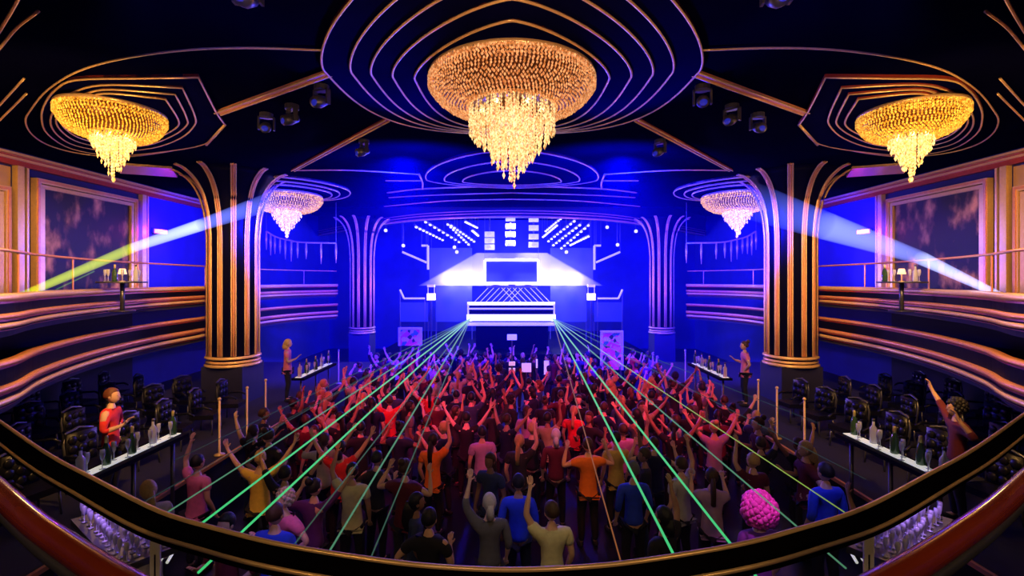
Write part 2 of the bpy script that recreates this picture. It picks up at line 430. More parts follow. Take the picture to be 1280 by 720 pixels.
# ------------------------------------------------------------------ fluted columns
def column(label, loc, r, h_base, h_top, nr=14):
    t = thing('fluted_column', label, 'column', loc)
    MB().box((0,0,h_base/2-.01),(r*1.75,r*1.75,h_base-.02)).build('pedestal', M['pedestal'], t)
    MB().lathe([(r*.93,h_base),(r*.93,h_top-1.6),(r*1.02,h_top-1.0),(r*1.25,h_top-.5),(r*1.6,h_top-.15),(r*1.8,h_top)], seg=40).build('shaft', M['black'], t, True)
    for k in range(nr):
        a = 2*PI*k/nr
        prof = [(1.0,h_base+.28),(1.0,h_top-2.2),(1.02,h_top-1.7),(1.10,h_top-1.2),(1.27,h_top-.75),(1.58,h_top-.36),(2.02,h_top-.10),(2.35,h_top-.03)]
        pts = [Vector((r*q*math.cos(a), r*q*math.sin(a), z)) for q,z in prof]
        d = .15*r
        rb = MB()
        for o in (-1,1):
            side = Vector((-math.sin(a),math.cos(a),0))*d*.55*o
            rb.tube([p+side for p in cr(pts,3)], .022*r/.7, 6)
        rb.build('rib', M['gold'], t, True)
        MB().tube(cr(pts,3), .035*r/.7, 6).build('rib_groove', M['copper'], t, True)
    for z, hh, rr in ((h_base+.22,.07,1.10),(h_base+.10,.06,1.07),(h_base+.0,.08,1.12)):
        MB().lathe([(r*rr*.96,z-hh/2),(r*rr,z-hh/4),(r*rr,z+hh/4),(r*rr*.96,z+hh/2)], seg=40).build('base_ring', M['gold'], t, True)
    return t
for s in (-1,1):
    sd = 'left' if s==-1 else 'right'
    column('tall gold-fluted column with palm-like flaring top standing at the %s balcony, the nearer one'%sd, (s*8.12,14,0), .66, 2.08, CZ+3.1, 12)
    column('slimmer purple-lit fluted column beside the %s end of the stage'%sd, (s*7.05,22.6,0), .55, 2.05, CZ+2.9, 12)

# ------------------------------------------------------------------ pictures on the side walls
def painting_mat(seed):
    m = mat('figure_painting_%d'%seed, (.2,.1,.05), .5)
    nt = m.node_tree; b = nt.nodes['Principled BSDF']
    tc = nt.nodes.new('ShaderNodeTexCoord'); mp = nt.nodes.new('ShaderNodeMapping'); mp.inputs['Scale'].default_value=(1.3,1.3,.7); mp.inputs['Location'].default_value=(seed,seed*2,0)
    n = nt.nodes.new('ShaderNodeTexNoise'); n.inputs['Scale'].default_value=1.5; n.inputs['Detail'].default_value=5
    nt.links.new(tc.outputs['Object'], mp.inputs['Vector']); nt.links.new(mp.outputs['Vector'], n.inputs['Vector'])
    c = nt.nodes.new('ShaderNodeValToRGB'); e = c.color_ramp.elements
    e[0].position=.50; e[0].color=(.003,.002,.003,1); e[1].position=.70; e[1].color=(.8,.42,.2,1)
    x = e.new(.56); x.color=(.12,.05,.03,1)
    nt.links.new(n.outputs['Fac'], c.inputs['Fac']); nt.links.new(c.outputs['Color'], b.inputs['Base Color'])
    return m
def picture(label, s, y0, y1, z0, z1, seed):
    t = thing('framed_picture', label, 'picture', (s*(WX-.05),(y0+y1)/2,CZ+z0))
    w_ = y1-y0; h = z1-z0; fw = .26
    MB().box((0,0,h/2),(.05,w_-fw,h-fw)).build('canvas', painting_mat(seed), t)
    for o, wd, dp in ((0,.12,.16),(.14,.1,.11),(.02,.06,.2)):
        mb = MB()
        mb.box((-s*.04,0,h-o-wd/2),(dp,w_-2*o,wd)); mb.box((-s*.04,0,o+wd/2),(dp,w_-2*o,wd))
        for q in (-1,1): mb.box((-s*.04,q*(w_/2-o-wd/2),h/2),(dp,wd,h-2*o-2*wd))
        mb.build('frame', M['gold'] if o!=.02 else M['copper'], t)
for s in (-1,1):
    sd = 'left' if s==-1 else 'right'
    picture('large dark figure painting in a wide gold frame on the %s balcony wall'%sd, s, 11.95, 15.2, -.5, 2.55, 3+s)
    picture('picture cut off by the %s edge of the view, in a plain gold frame'%sd, s, 8.2, 11.35, -.5, 2.2, 11+s)

# ------------------------------------------------------------------ camera-side balcony: ledge and handrail
lp = [(-40,498),(0,527),(60,568),(120,600),(200,640),(280,664),(360,683),(480,702),(560,710),(640,713)]
lp = lp + [(1280-a,b-(0 if a>400 else 3*(400-a)/130)) for a,b in reversed(lp[:-1])]
lpts = [(p.x,p.y) for p in cr([P(a,b,-1.0) for a,b in lp],5)]
t = thing('balcony_ledge', 'curved black parapet ledge with gold edge beads sweeping across the bottom of the view', 'balcony ledge')
MB().band(lpts, CZ-1.06, CZ-1.0, .085).build('ledge_top', M['ledge'], t)
def off(path, d):
    out=[]
    for i,p in enumerate(path):
        a=Vector(path[max(0,i-1)]); b=Vector(path[min(len(path)-1,i+1)]); dd=(b-a).normalized(); out.append((p[0]-dd.y*d,p[1]+dd.x*d))
    return out
MB().tube([(x,y,CZ-1.0) for x,y in off(lpts,0)], .011, 8).build('far_edge_bead', M['gold'], t, True)
MB().tube([(x,y,CZ-1.01) for x,y in off(lpts,-.03)], .006, 8).build('middle_bead', M['copper'], t, True)
MB().tube([(x,y,CZ-1.03) for x,y in off(lpts,-.085)], .009, 8).build('near_edge_bead', M['gold'], t, True)
hp = [(-70,535),(-40,566),(0,604),(40,640),(80,669),(120,696),(160,720),(240,762),(360,805),(500,835),(640,845)]
hp = hp + [(1280-a,b-12) for a,b in reversed(hp[:-1])]
t = thing('handrail', 'thick oxblood lacquered handrail crossing both bottom corners', 'handrail')
MB().tube(cr([P(a,b+12,-.5) for a,b in hp],6), .023, 16).build('rail_tube', M['rail'], t, True)
MB().tube([p+Vector((0,0,-.05)) for p in cr([P(a,b+9,-.5) for a,b in hp],6)], .012, 8).build('lower_tube', M['steel'], t, True)
# lower front terrace under the parapet
poly = [(-5.6,-3.4),(-5.6,3.9),(-4.4,3.9),(-3.2,3.6),(-1.8,3.2),(0,3.0),(1.8,3.2),(3.2,3.6),(4.4,3.9),(5.6,3.9),(5.6,-3.4)]
struct('floor_front_terrace', MB().prism(poly, 1.7, 1.85), M['matt'])

# ------------------------------------------------------------------ stage
SY = 23.0
struct('floor_stage', MB().prism([(-6.2,21.6),(6.2,21.6),(6.2,31.4),(-6.2,31.4)], 0, 1.15), M['black'])
t = thing('dj_booth', 'wide raised DJ booth with bright horizontal light bars across its front', 'DJ booth')
MB().prism([(-1.75,SY+.3),(1.75,SY+.3),(1.75,SY+2.4),(-1.75,SY+2.4)], 1.15, 2.4).build('riser', M['black'], t)
MB().prism([(-2.12,SY+.05),(2.04,SY+.05),(2.04,SY+2.2),(-2.12,SY+2.2)], 2.4, 3.36).build('counter', M['black'], t)
for v0,v1,m,ex in ((377.5,381.5,'glow_white',0),(385,386.8,'glow_soft',0),(393,401,'glow_white',.05),(403,407,'glow_soft',0)):
    za = CZ+(HV-v1)/F*SY; zb = CZ+(HV-v0)/F*SY
    MB().box((-.04,SY-ex/2,(za+zb)/2),(4.2+ex,.12+ex,zb-za)).build('light_bar', M[m], t)
for x in (-2.1,2.02): MB().box((x,SY-.02,3.0),(.07,.1,.7)).build('end_strip', M['glow_soft'], t)
t = thing('dj_table', 'open lattice DJ table with decks standing on top of the booth', 'table', (0,SY+.8,3.36))
MB().box((0,0,.78),(2.5,.6,.05)).build('table_top', M['steel'], t)
mb = MB()
for k in range(7):
    x = -1.9+.28*k
    mb.tube([(x,-.28,0),(x+.75,-.28,.78)], .018, 5); mb.tube([(-x,-.28,0),(-x-.75,-.28,.78)], .018, 5)
mb.build('front_lattice', M['glow_soft'], t)
for x in (-.8,.8): MB().box((x,0,.84),(.42,.4,.08)).lathe([(.15,.88),(.15,.9)],(x,0,0),16).build('deck', M['steel'], t)
MB().box((0,0,.86),(.34,.4,.11)).build('mixer', M['steel'], t)

def wire(t, p, z1=CEIL+.795): MB().tube([(p.x,p.y,p.z),(p.x,p.y,z1)], .012, 5).build('suspension_wire', M['steel'], t)
def led_outline(label, pts, y, r, mt='glow_soft', cat='light tube', low=False):
    g = thing('neon_tube_light', label, cat); t = MB()
    for a,b in zip(pts[:-1],pts[1:]): t.tube([PY(*a,y),PY(*b,y)], r, 6)
    t.build('tube', M[mt], g)
    for q in (pts[0],pts[-1]):
        p = PY(*q,y)
        if low: MB().tube([(p.x,p.y,1.15),(p.x,p.y,p.z)], .02, 5).build('stand', M['steel'], g)
        else: wire(g, p)
    return g
t = thing('rectangular_light', 'bright white rectangular outline of light hanging above the DJ table', 'stage light')
y = 25.1
for q in ((606,325),(673,325)): wire(t, PY(*q,y))
for a,b in (((606,325),(673,325)),((673,325),(673,354)),((673,354),(606,354)),((606,354),(606,325))):
    MB().tube([PY(*a,y),PY(*b,y)], .08, 6).build('frame_bar', M['glow_white'], t)
MB().box((0,y+.15,(PY(0,339,y)).z),(2.8,.06,1.15)).build('inner_screen', M['glow_blue'], t)
for s in (-1,1):
    U = lambda u: u if s==-1 else 1278-u
    sd = 'left' if s==-1 else 'right'
    t_ = led_outline('angular white LED tube hanging %s of the stage frame'%sd, [(U(527),307),(U(535),307),(U(535),337)], 25, .06)
    led_outline('slanted lavender LED tube at the %s flank of the stage'%sd, [(U(503),315),(U(533),328)], 24.5, .06)
    led_outline('low bent LED tube beside the %s lantern'%sd, [(U(500),362),(U(505),373),(U(531),373)], 24.5, .05, low=True)
    t = thing('stage_lantern', 'glowing white lantern on a post at the %s side of the DJ booth'%sd, 'lantern')
    p = PY(U(539),371,24.2)
    MB().box((p.x,p.y,p.z),(.4,.3,.34)).build('lamp_box', M['glow_white'], t)
    MB().tube([(p.x,p.y,1.15),(p.x,p.y,p.z-.17)], .05, 8).build('post', M['steel'], t)
    MB().box((p.x,p.y,p.z+.55),(.36,.3,.12)).tube([(p.x-.16,p.y,p.z+.17),(p.x-.16,p.y,p.z+.5)],.015,5).tube([(p.x+.16,p.y,p.z+.17),(p.x+.16,p.y,p.z+.5)],.015,5).build('top_cap', M['glow_soft'], t)
    # wide LED wall panels behind
    a = PY(U(545),357,27); b = PY(U(590),402,27)
    t = thing('led_screen', 'dim blue LED screen just %s of the DJ booth'%sd, 'screen'); MB().box(((a.x+b.x)/2,27,(a.z+b.z)/2),(abs(a.x-b.x),.1,abs(a.z-b.z))).build('display_face', M['glow_blue'], t); MB().box((a.x,a.y+.1,(b.z+1.15)/2),(.06,.06,b.z-1.15)).build('stand', M['steel'], t); MB().box((b.x,a.y+.1,(b.z+1.15)/2),(.06,.06,b.z-1.15)).build('stand', M['steel'], t)
    a = PY(U(500),378,27.4); b = PY(U(535),402,27.4)
    t = thing('led_screen', 'lower blue LED screen beyond the %s lantern'%sd, 'screen'); MB().box(((a.x+b.x)/2,27.4,(a.z+b.z)/2),(abs(a.x-b.x),.1,abs(a.z-b.z))).build('display_face', M['glow_blue'], t); MB().box((a.x,a.y+.1,(b.z+1.15)/2),(.06,.06,b.z-1.15)).build('stand', M['steel'], t); MB().box((b.x,a.y+.1,(b.z+1.15)/2),(.06,.06,b.z-1.15)).build('stand', M['steel'], t)
    a = PY(U(537),310,27.3); b = PY(U(590),352,27.3)
    t = thing('led_screen', 'raised blue LED screen above the %s lantern'%sd, 'screen'); MB().box(((a.x+b.x)/2,27.3,(a.z+b.z)/2),(abs(a.x-b.x),.1,abs(a.z-b.z))).build('display_face', M['glow_blue'], t); wire(t, Vector((min(a.x,b.x)+.1,a.y,a.z))); wire(t, Vector((max(a.x,b.x)-.1,a.y,a.z)))
# batten lights running back over the stage
bt = [(518,283,555,301),(529,276,576,304),(558,279,587,307),(562,281,594,303),(581,277,597,285),(590,288,598,295)]
br_ = [(705,270,681,290),(697,281,678,297),(720,275,684,303),(727,280,690,308),(738,280,700,312),(737,295,712,307)]
for i,(a,b,c,d) in enumerate(bt+br_):
    pa = PY(a,b,23.4); pb = PY(c,d,26.5)
    t = thing('light_batten', 'slanted white light batten over the stage', 'stage light', group='light battens above the stage')
    MB().tube([pa+Vector((0,0,.06)),pb+Vector((0,0,.06))], .05, 6).build('housing', M['steel'], t)
    n = 9; mb = MB()
    for k in range(n):
        q = pa.lerp(pb,(k+.5)/n); mb.ball(q, (.07,.2,.05), 8, 5)
    mb.build('lenses', M['glow_white'], t, True); wire(t, pa); wire(t, pb)
for u,v in ((482,288),(504,307),(568,309),(571,315),(708,315),(795,289),(772,306),(759,284)):
    p = PY(u,v,24)
    t = thing('spot_lamp', 'small round white spot lamp hanging by the stage', 'lamp', tuple(p), group='round spot lamps round the stage')
    MB().ball((0,0,0),.085,10,7).build('lens', M['glow_white'], t, True)
    MB().tube([(0,.1,0),(0,.1,CEIL+.82-p.z)], .015, 5).box((0,.12,0),(.14,.12,.14)).build('bracket', M['steel'], t)
# stacks of moving heads hanging behind the central chandelier
for u, vs2 in ((612,(293,301,309)),(638,(273,283,293,304)),(667,(274,285,296,306))):
    t = thing('lamp_stack', 'hanging stack of white moving-head lamps over the stage centre, %s'%{612:'the short left one',638:'the middle one',667:'the right one'}[u], 'stage light')
    p0 = PY(u,262,25); pl = PY(u,vs2[-1],25)
    MB().tube([(p0.x,25.1,CEIL+.82),(p0.x,25.1,pl.z)], .05, 6).build('drop_pole', M['steel'], t)
    for v in vs2:
        p = PY(u,v,25)
        MB().box((p.x,25,p.z),(.5,.34,.26)).ball((p.x,24.8,p.z),(.17,.1,.12),10,6).build('lamp_head', M['lens'], t)

# mist over the stage behind the LED frame
def vol(name, dens, col, emit=0, ecol=None):
    m = bpy.data.materials.new(name); m.use_nodes = True; nt = m.node_tree; nt.nodes.clear()
    o = nt.nodes.new('ShaderNodeOutputMaterial'); v = nt.nodes.new('ShaderNodeVolumePrincipled')
    v.inputs['Density'].default_value = dens; v.inputs['Color'].default_value = (*col,1)
    v.inputs['Emission Strength'].default_value = emit; v.inputs['Emission Color'].default_value = (*(ecol or col),1)
    nt.links.new(v.outputs['Volume'], o.inputs['Volume']); return m
M['mist'] = vol('stage_mist', .55, (.85,.82,1))
y = 26.1
tp = [PY(596,316,y),PY(684,316,y)]; bo = [PY(525,357,y),PY(752,357,y)]
mb = MB(); vs3 = []
for (a,b,dy) in ((bo[0],bo[1],-.6),(bo[0],bo[1],1.0),(tp[0],tp[1],-.2),(tp[0],tp[1],.8)):
    vs3 += [a+Vector((0,dy,0)), b+Vector((0,dy,0))]
mb.add(vs3, [(0,1,5,4),(2,6,7,3),(0,2,3,1),(4,5,7,6),(0,4,6,2),(1,3,7,5)])
mb.build('stage_mist', M['mist'], None, label='pale bank of lit mist spreading behind the white LED frame', cat='mist', kind='stuff')

# floral panels at the back of the floor
def floral(seed):
    m = mat('floral_panel_%d'%seed, (.2,.3,.1), .6); nt = m.node_tree; b = nt.nodes['Principled BSDF']
    tc = nt.nodes.new('ShaderNodeTexCoord'); v = nt.nodes.new('ShaderNodeTexVoronoi'); v.inputs['Scale'].default_value=7
    nt.links.new(tc.outputs['Object'], v.inputs['Vector'])
    c = nt.nodes.new('ShaderNodeValToRGB'); e=c.color_ramp.elements; c.color_ramp.interpolation='CONSTANT'
    e[0].color=(.9,.12,.2,1); e[1].position=.3; e[1].color=(.75,.7,.15,1)
    for p,cc in ((.5,(.05,.35,.1)),(.7,(.9,.4,.3)),(.85,(.02,.05,.02))): x=e.new(p); x.color=(*cc,1)
    sp = nt.nodes.new('ShaderNodeSeparateColor'); nt.links.new(v.outputs['Color'], sp.inputs['Color']); nt.links.new(sp.outputs['Red'], c.inputs['Fac'])
    nt.links.new(c.outputs['Color'], b.inputs['Base Color']); return m
for u0,u1,v0,v1,lab,sd in ((753,776,416,462,'tall flower-covered panel in a pale frame right of the DJ booth',1),(501,525,412,432,'framed flower panel left of the DJ booth',-1)):
    FY = 17.6; a = PY(u0,v0,FY); b = PY(u1,v1,FY)
    t = thing('floral_panel', lab, 'panel', ((a.x+b.x)/2,FY,0))
    MB().box((0,0,(a.z+b.z)/2),(b.x-a.x,.06,a.z-b.z)).build('panel', floral(sd+2), t)
    fr = MB(); wd=b.x-a.x
    fr.box((0,-.02,a.z+.04),(wd+.16,.1,.08)).box((-wd/2-.04,-.02,(a.z+b.z)/2),(.08,.1,a.z-b.z)).box((wd/2+.04,-.02,(a.z+b.z)/2),(.08,.1,a.z-b.z))
    fr.build('frame', M['cloth'], t)
    [MB().box((q*wd/2,0,b.z/2),(.06,.06,b.z)).build('stand', M['steel'], t) for q in (-1,1)]
DISP = []
# small lit screens low in front of the booth
for i,(u0,u1,v0,v1) in enumerate(((636,644,452,457),(636,644,460,464),(652,664,454,465),(680,686,451,468),(670,672,449,460),(634,646,418,425))):
    DY = 16.0+.2*i; a = PY(u0,v0,DY); b = PY(u1,v1,DY)
    t = thing('display', 'small glowing display on a stand near the booth, %s'%['upper of a stacked pair','lower of a stacked pair','the squarest and widest','tall portrait one','thin upright strip','the highest one'][i], 'screen', ((a.x+b.x)/2,DY,0)); DISP.append((a.x+b.x)/2)
    MB().box((0,0,(a.z+b.z)/2),(b.x-a.x,.05,a.z-b.z)).build('screen', M['glow_soft'], t)
    MB().box((0,.06,b.z/2),(.05,.05,b.z)).lathe([(.18,0),(.18,.03)],(0,.06,0),12).build('stand', M['steel'], t)

# ------------------------------------------------------------------ lasers and light beams
def beam_mat(name, c0, c1, s0, s1, alpha):
    "glowing beam: colour and brightness change along the beam (object Z runs 0..1)"
    m = bpy.data.materials.new(name); m.use_nodes=True; nt=m.node_tree; nt.nodes.clear()
    o = nt.nodes.new('ShaderNodeOutputMaterial'); e=nt.nodes.new('ShaderNodeEmission'); tr=nt.nodes.new('ShaderNodeBsdfTransparent'); mx=nt.nodes.new('ShaderNodeMixShader')
    g = nt.nodes.new('ShaderNodeTexCoord'); sp=nt.nodes.new('ShaderNodeSeparateXYZ'); nt.links.new(g.outputs['Generated'], sp.inputs[0])
    c = nt.nodes.new('ShaderNodeMix'); c.data_type='RGBA'; c.inputs['A'].default_value=(*c0,1); c.inputs['B'].default_value=(*c1,1)
    nt.links.new(sp.outputs['Z'], c.inputs['Factor']); nt.links.new(c.outputs['Result'], e.inputs['Color'])
    r = nt.nodes.new('ShaderNodeMapRange'); r.inputs['To Min'].default_value=s0; r.inputs['To Max'].default_value=s1
    nt.links.new(sp.outputs['Z'], r.inputs['Value']); nt.links.new(r.outputs['Result'], e.inputs['Strength'])
    mx.inputs['Fac'].default_value=alpha; nt.links.new(tr.outputs[0], mx.inputs[1]); nt.links.new(e.outputs[0], mx.inputs[2]); nt.links.new(mx.outputs[0], o.inputs['Surface'])
    return m
def stick(name, a, b, r0, r1, m, label, cat, group=None, seg=6):
    d = b-a; L = d.length
    o = MB().tube([(0,0,L*k/6) for k in range(7)], [r0+(r1-r0)*k/6 for k in range(7)], seg).build(name, m, None, True, label=label, cat=cat, group=group, loc=a)
    o.rotation_euler = d.to_track_quat('Z','Y').to_euler(); return o
LM = {'bright': beam_mat('laser_bright', (.45,.8,.85), (.06,.72,.22), .95, .85, .7),
      'mid': beam_mat('laser_mid', (.42,.72,.85), (.16,.5,.28), .85, .5, .55),
      'dim': beam_mat('laser_dim', (.4,.6,.9), (.14,.36,.24), .7, .3, .45),
      'faint': beam_mat('laser_faint', (.3,.5,.8), (.15,.3,.3), .6, .15, .4),
      'yellow': beam_mat('laser_yellow', (.4,.8,.8), (.5,.75,.1), 1.0, .6, .6),
      'orange': beam_mat('laser_orange', (.4,.4,.9), (.8,.25,.05), .6, .4, .5)}
A_L = PY(588,398,SY-.12); A_R = PY(691,398,SY-.12)
LE = [(A_L,x) for x in ((200,616,'faint'),(213,638,'mid'),(255,652,'bright'),(299,668,'bright'),(373,674,'dim'),(410,692,'mid'),(464,696,'dim'),(250,560,'faint'),(330,540,'faint'))]
LE += [(A_R,x) for x in ((845,699,'bright'),(915,682,'bright'),(1003,664,'mid'),(1016,614,'yellow'),(1045,580,'faint'),(1000,520,'faint'),(776,702,'orange'))]
names = {0:'left',1:'right'}
for i,(A,(u,v,k)) in enumerate(LE):
    side = 'left' if A is A_L else 'right'
    E = P(u,v,-2.35) if v > 600 else P(u,v,-2.7)
    E = A + (E-A)*1.03
    order = {200:'highest long one ending at the left parapet',213:'second long one from the top',255:'bright one crossing the raised arms at far left',299:'bright one passing the person in yellow and orange',373:'dim one ending near the purple jacket',
             410:'steeper one ending at the parapet left of centre',464:'steepest dim one left of centre',250:'faint flat one over the left counter',330:'flattest faint one fading over the left counter',
             845:'brightest steep one beside the orange shirt',915:'bright one ending by the magenta wig',1003:'pale one ending above the magenta wig',1016:'yellow-green one ending at the blue shirt',1045:'faint flat one over the right counter',1000:'flattest faint one at the right',776:'thin orange one crossing the orange shirt'}[u]
    stick('laser_beam', A, E, (.028 if k in('bright','mid') else .02), {'bright':.011,'mid':.008}.get(k,.006), LM[k], 'green laser beam from the %s end of the booth, %s'%(side,order), 'laser beam', 'laser beams')
for s,A in ((-1,A_L),(1,A_R)):
    sd = 'left' if s==-1 else 'right'
    t = thing('laser_projector', 'laser projector glaring yellow-white at the %s end of the DJ booth'%sd, 'laser projector', tuple(A+Vector((0,.02,0))))
    MB().box((0,.12,-.02),(.3,.24,.2)).build('case', M['steel'], t)
    MB().ball((0,0,0),.13,12,8).build('aperture', mat('laser_glare_'+sd,(1,1,.8),.4,emit=(.9,1,.55),es=4), t, True)
# broad beams: light put into emissive cones that stand in for lit haze
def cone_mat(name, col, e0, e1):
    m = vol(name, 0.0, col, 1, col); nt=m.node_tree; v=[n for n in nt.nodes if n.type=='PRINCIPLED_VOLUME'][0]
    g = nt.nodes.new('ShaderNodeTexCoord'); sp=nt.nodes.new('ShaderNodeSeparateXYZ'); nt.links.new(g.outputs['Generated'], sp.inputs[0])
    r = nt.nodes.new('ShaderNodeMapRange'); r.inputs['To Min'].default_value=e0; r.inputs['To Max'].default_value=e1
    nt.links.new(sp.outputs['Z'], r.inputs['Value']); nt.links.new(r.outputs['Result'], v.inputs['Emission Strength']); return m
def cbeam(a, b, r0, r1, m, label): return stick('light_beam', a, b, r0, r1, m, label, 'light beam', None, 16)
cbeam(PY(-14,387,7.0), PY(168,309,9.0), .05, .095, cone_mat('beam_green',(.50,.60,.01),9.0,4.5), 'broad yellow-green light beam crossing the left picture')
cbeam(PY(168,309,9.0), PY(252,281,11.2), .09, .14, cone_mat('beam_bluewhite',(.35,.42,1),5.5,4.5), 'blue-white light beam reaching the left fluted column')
cbeam(PY(252,281,11.2), PY(350,248,13.0), .14, .26, cone_mat('beam_bluefade',(.15,.2,1),3.6,.0), 'fading blue emissive glow where the left beam crosses the column')
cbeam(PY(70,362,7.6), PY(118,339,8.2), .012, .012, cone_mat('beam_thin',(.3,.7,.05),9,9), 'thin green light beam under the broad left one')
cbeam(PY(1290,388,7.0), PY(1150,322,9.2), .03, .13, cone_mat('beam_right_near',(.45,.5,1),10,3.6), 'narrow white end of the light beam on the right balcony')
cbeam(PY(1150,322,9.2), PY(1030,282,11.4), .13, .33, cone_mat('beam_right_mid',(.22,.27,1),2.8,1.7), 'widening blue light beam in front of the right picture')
cbeam(PY(1030,282,11.4), PY(935,250,13.0), .33, .52, cone_mat('beam_right_far',(.10,.14,1),1.3,.0), 'fading blue emissive glow where the right beam crosses the column')
for s in (-1,1):
    p = PY(640+s*658,389,6.85)
    t = thing('beam_spotlight', 'spotlight at the start of the broad beam on the %s balcony'%('left' if s==-1 else 'right'), 'spotlight', tuple(p))
    MB().box((0,0,0),(.16,.2,.16)).build('lamp_body', M['steel'], t)
    MB().tube([(0,0,0),(0,0,-.2)],.02,6).build('bracket', M['steel'], t)
# hanging strand screens past the near columns
for s in (-1,1):
    U = lambda u: u if s==-1 else 1278-u
    t = thing('strand_curtain', 'dim scalloped strand curtain hanging past the %s fluted column, over the far balcony'%('left' if s==-1 else 'right'), 'curtain')
    top = [PY(U(a),b,19.3) for a,b in ((333,289),(345,296),(360,300),(378,303),(420,304))]
    MB().tube(cr(top,4), .035, 6).build('pelmet', M['gold'], t, True)
    for k in range(10):
        f = k/9; i = min(3,int(f*4)); p = top[i].lerp(top[i+1], f*4-i)
        MB().tube([p, p+Vector((0,0,-.35)), p+Vector((0,0,-.75-.12*math.sin(k*1.7)))], [.03,.045,.012], 6).build('strand', M['gold'], t, True)
    for q in (top[0],top[-1]): MB().tube([q, Vector((q.x,q.y,CEIL))], .015, 5).build('suspension_wire', M['steel'], t)
# magenta wall lamps
for s in (-1,1):
    p = PY(640+s*434,289.5,16.2)
    t = thing('wall_lamp', 'small magenta lamp glowing on the %s wall past the big picture'%('left' if s==-1 else 'right'), 'lamp', (s*(WX-.05),p.y,p.z))
    MB().box((-s*.1,0,0),(.12,.42,.12)).build('lamp_tube', M['glow_magenta'], t)
    MB().box((-s*.02,0,0),(.06,.5,.18)).build('back_plate', M['steel'], t)
# moving heads on the ceiling
for s in (-1,1):
    for (u,v,lab) in ((402,128,'beside the big medallion'),(365,150,'below the slanted beam'),(333,160,'nearest the column'),(455,190,'behind the big medallion'),(310,0,'high and dark near the camera')):
        p = P(640+s*(640-u), v, 2.85)
        t = thing('moving_head', 'dark moving-head light under the ceiling, %s side, %s'%('left' if s==-1 else 'right',lab), 'stage light', (p.x,p.y,p.z), R.uniform(-1,1))
        MB().lathe([(.12,.27),(.12,.19)],seg=12).build('ceiling_base', M['steel'], t)
        MB().box((-.13,0,.08),(.03,.08,.24)).box((.13,0,.08),(.03,.08,.24)).box((0,0,.19),(.29,.08,.03)).build('yoke', M['steel'], t)
        MB().tube([(0,.10,.06),(0,-.04,.0),(0,-.16,-.05)],[.07,.1,.09],12).build('head', M['steel'], t, True)
        MB().ball((0,-.165,-.052),(.06,.02,.06),10,6).build('lens', M['glow_blue'], t, True)

# ------------------------------------------------------------------ counters, bottles, chairs
def bottle_kit(kind):
    t = thing({'champagne':'champagne_bottle','spirit':'spirit_bottle'}[kind], '', 'bottle')
    if kind=='champagne':
        MB().lathe([(.043,0),(.045,.01),(.045,.16),(.03,.21),(.016,.25),(.015,.27)],seg=12).build('body', M['glass_green'], t, True)
        MB().lathe([(.018,.235),(.018,.31),(.012,.32)],seg=12).build('foil_cap', M['foil'], t, True)
    else:
        MB().lathe([(.04,0),(.042,.01),(.042,.19),(.016,.23),(.015,.28)],seg=12).build('body', M['glass_clear'], t, True)
        MB().lathe([(.018,.28),(.018,.31)],seg=10).build('cap', M['steel'], t, True)
    return t
def glass_kit():
    t = thing('champagne_flute','', 'glass')
    MB().lathe([(.032,0),(.032,.004),(.005,.01),(.005,.09),(.018,.12),(.026,.17),(.023,.22)],seg=12).build('bowl_and_stem', M['glass_clear'], t, True)
    return t
BT = {'champagne':bottle_kit('champagne'),'spirit':bottle_kit('spirit')}; GL = glass_kit()
used = set()
def put(o, loc, label, group, sc=1):
    if o.name not in used:
        used.add(o.name); o.location = loc; o['label']=label; o['group']=group; o.scale=(sc,)*3; return o
    return dup(o, loc, R.uniform(0,6), label, group, sc)
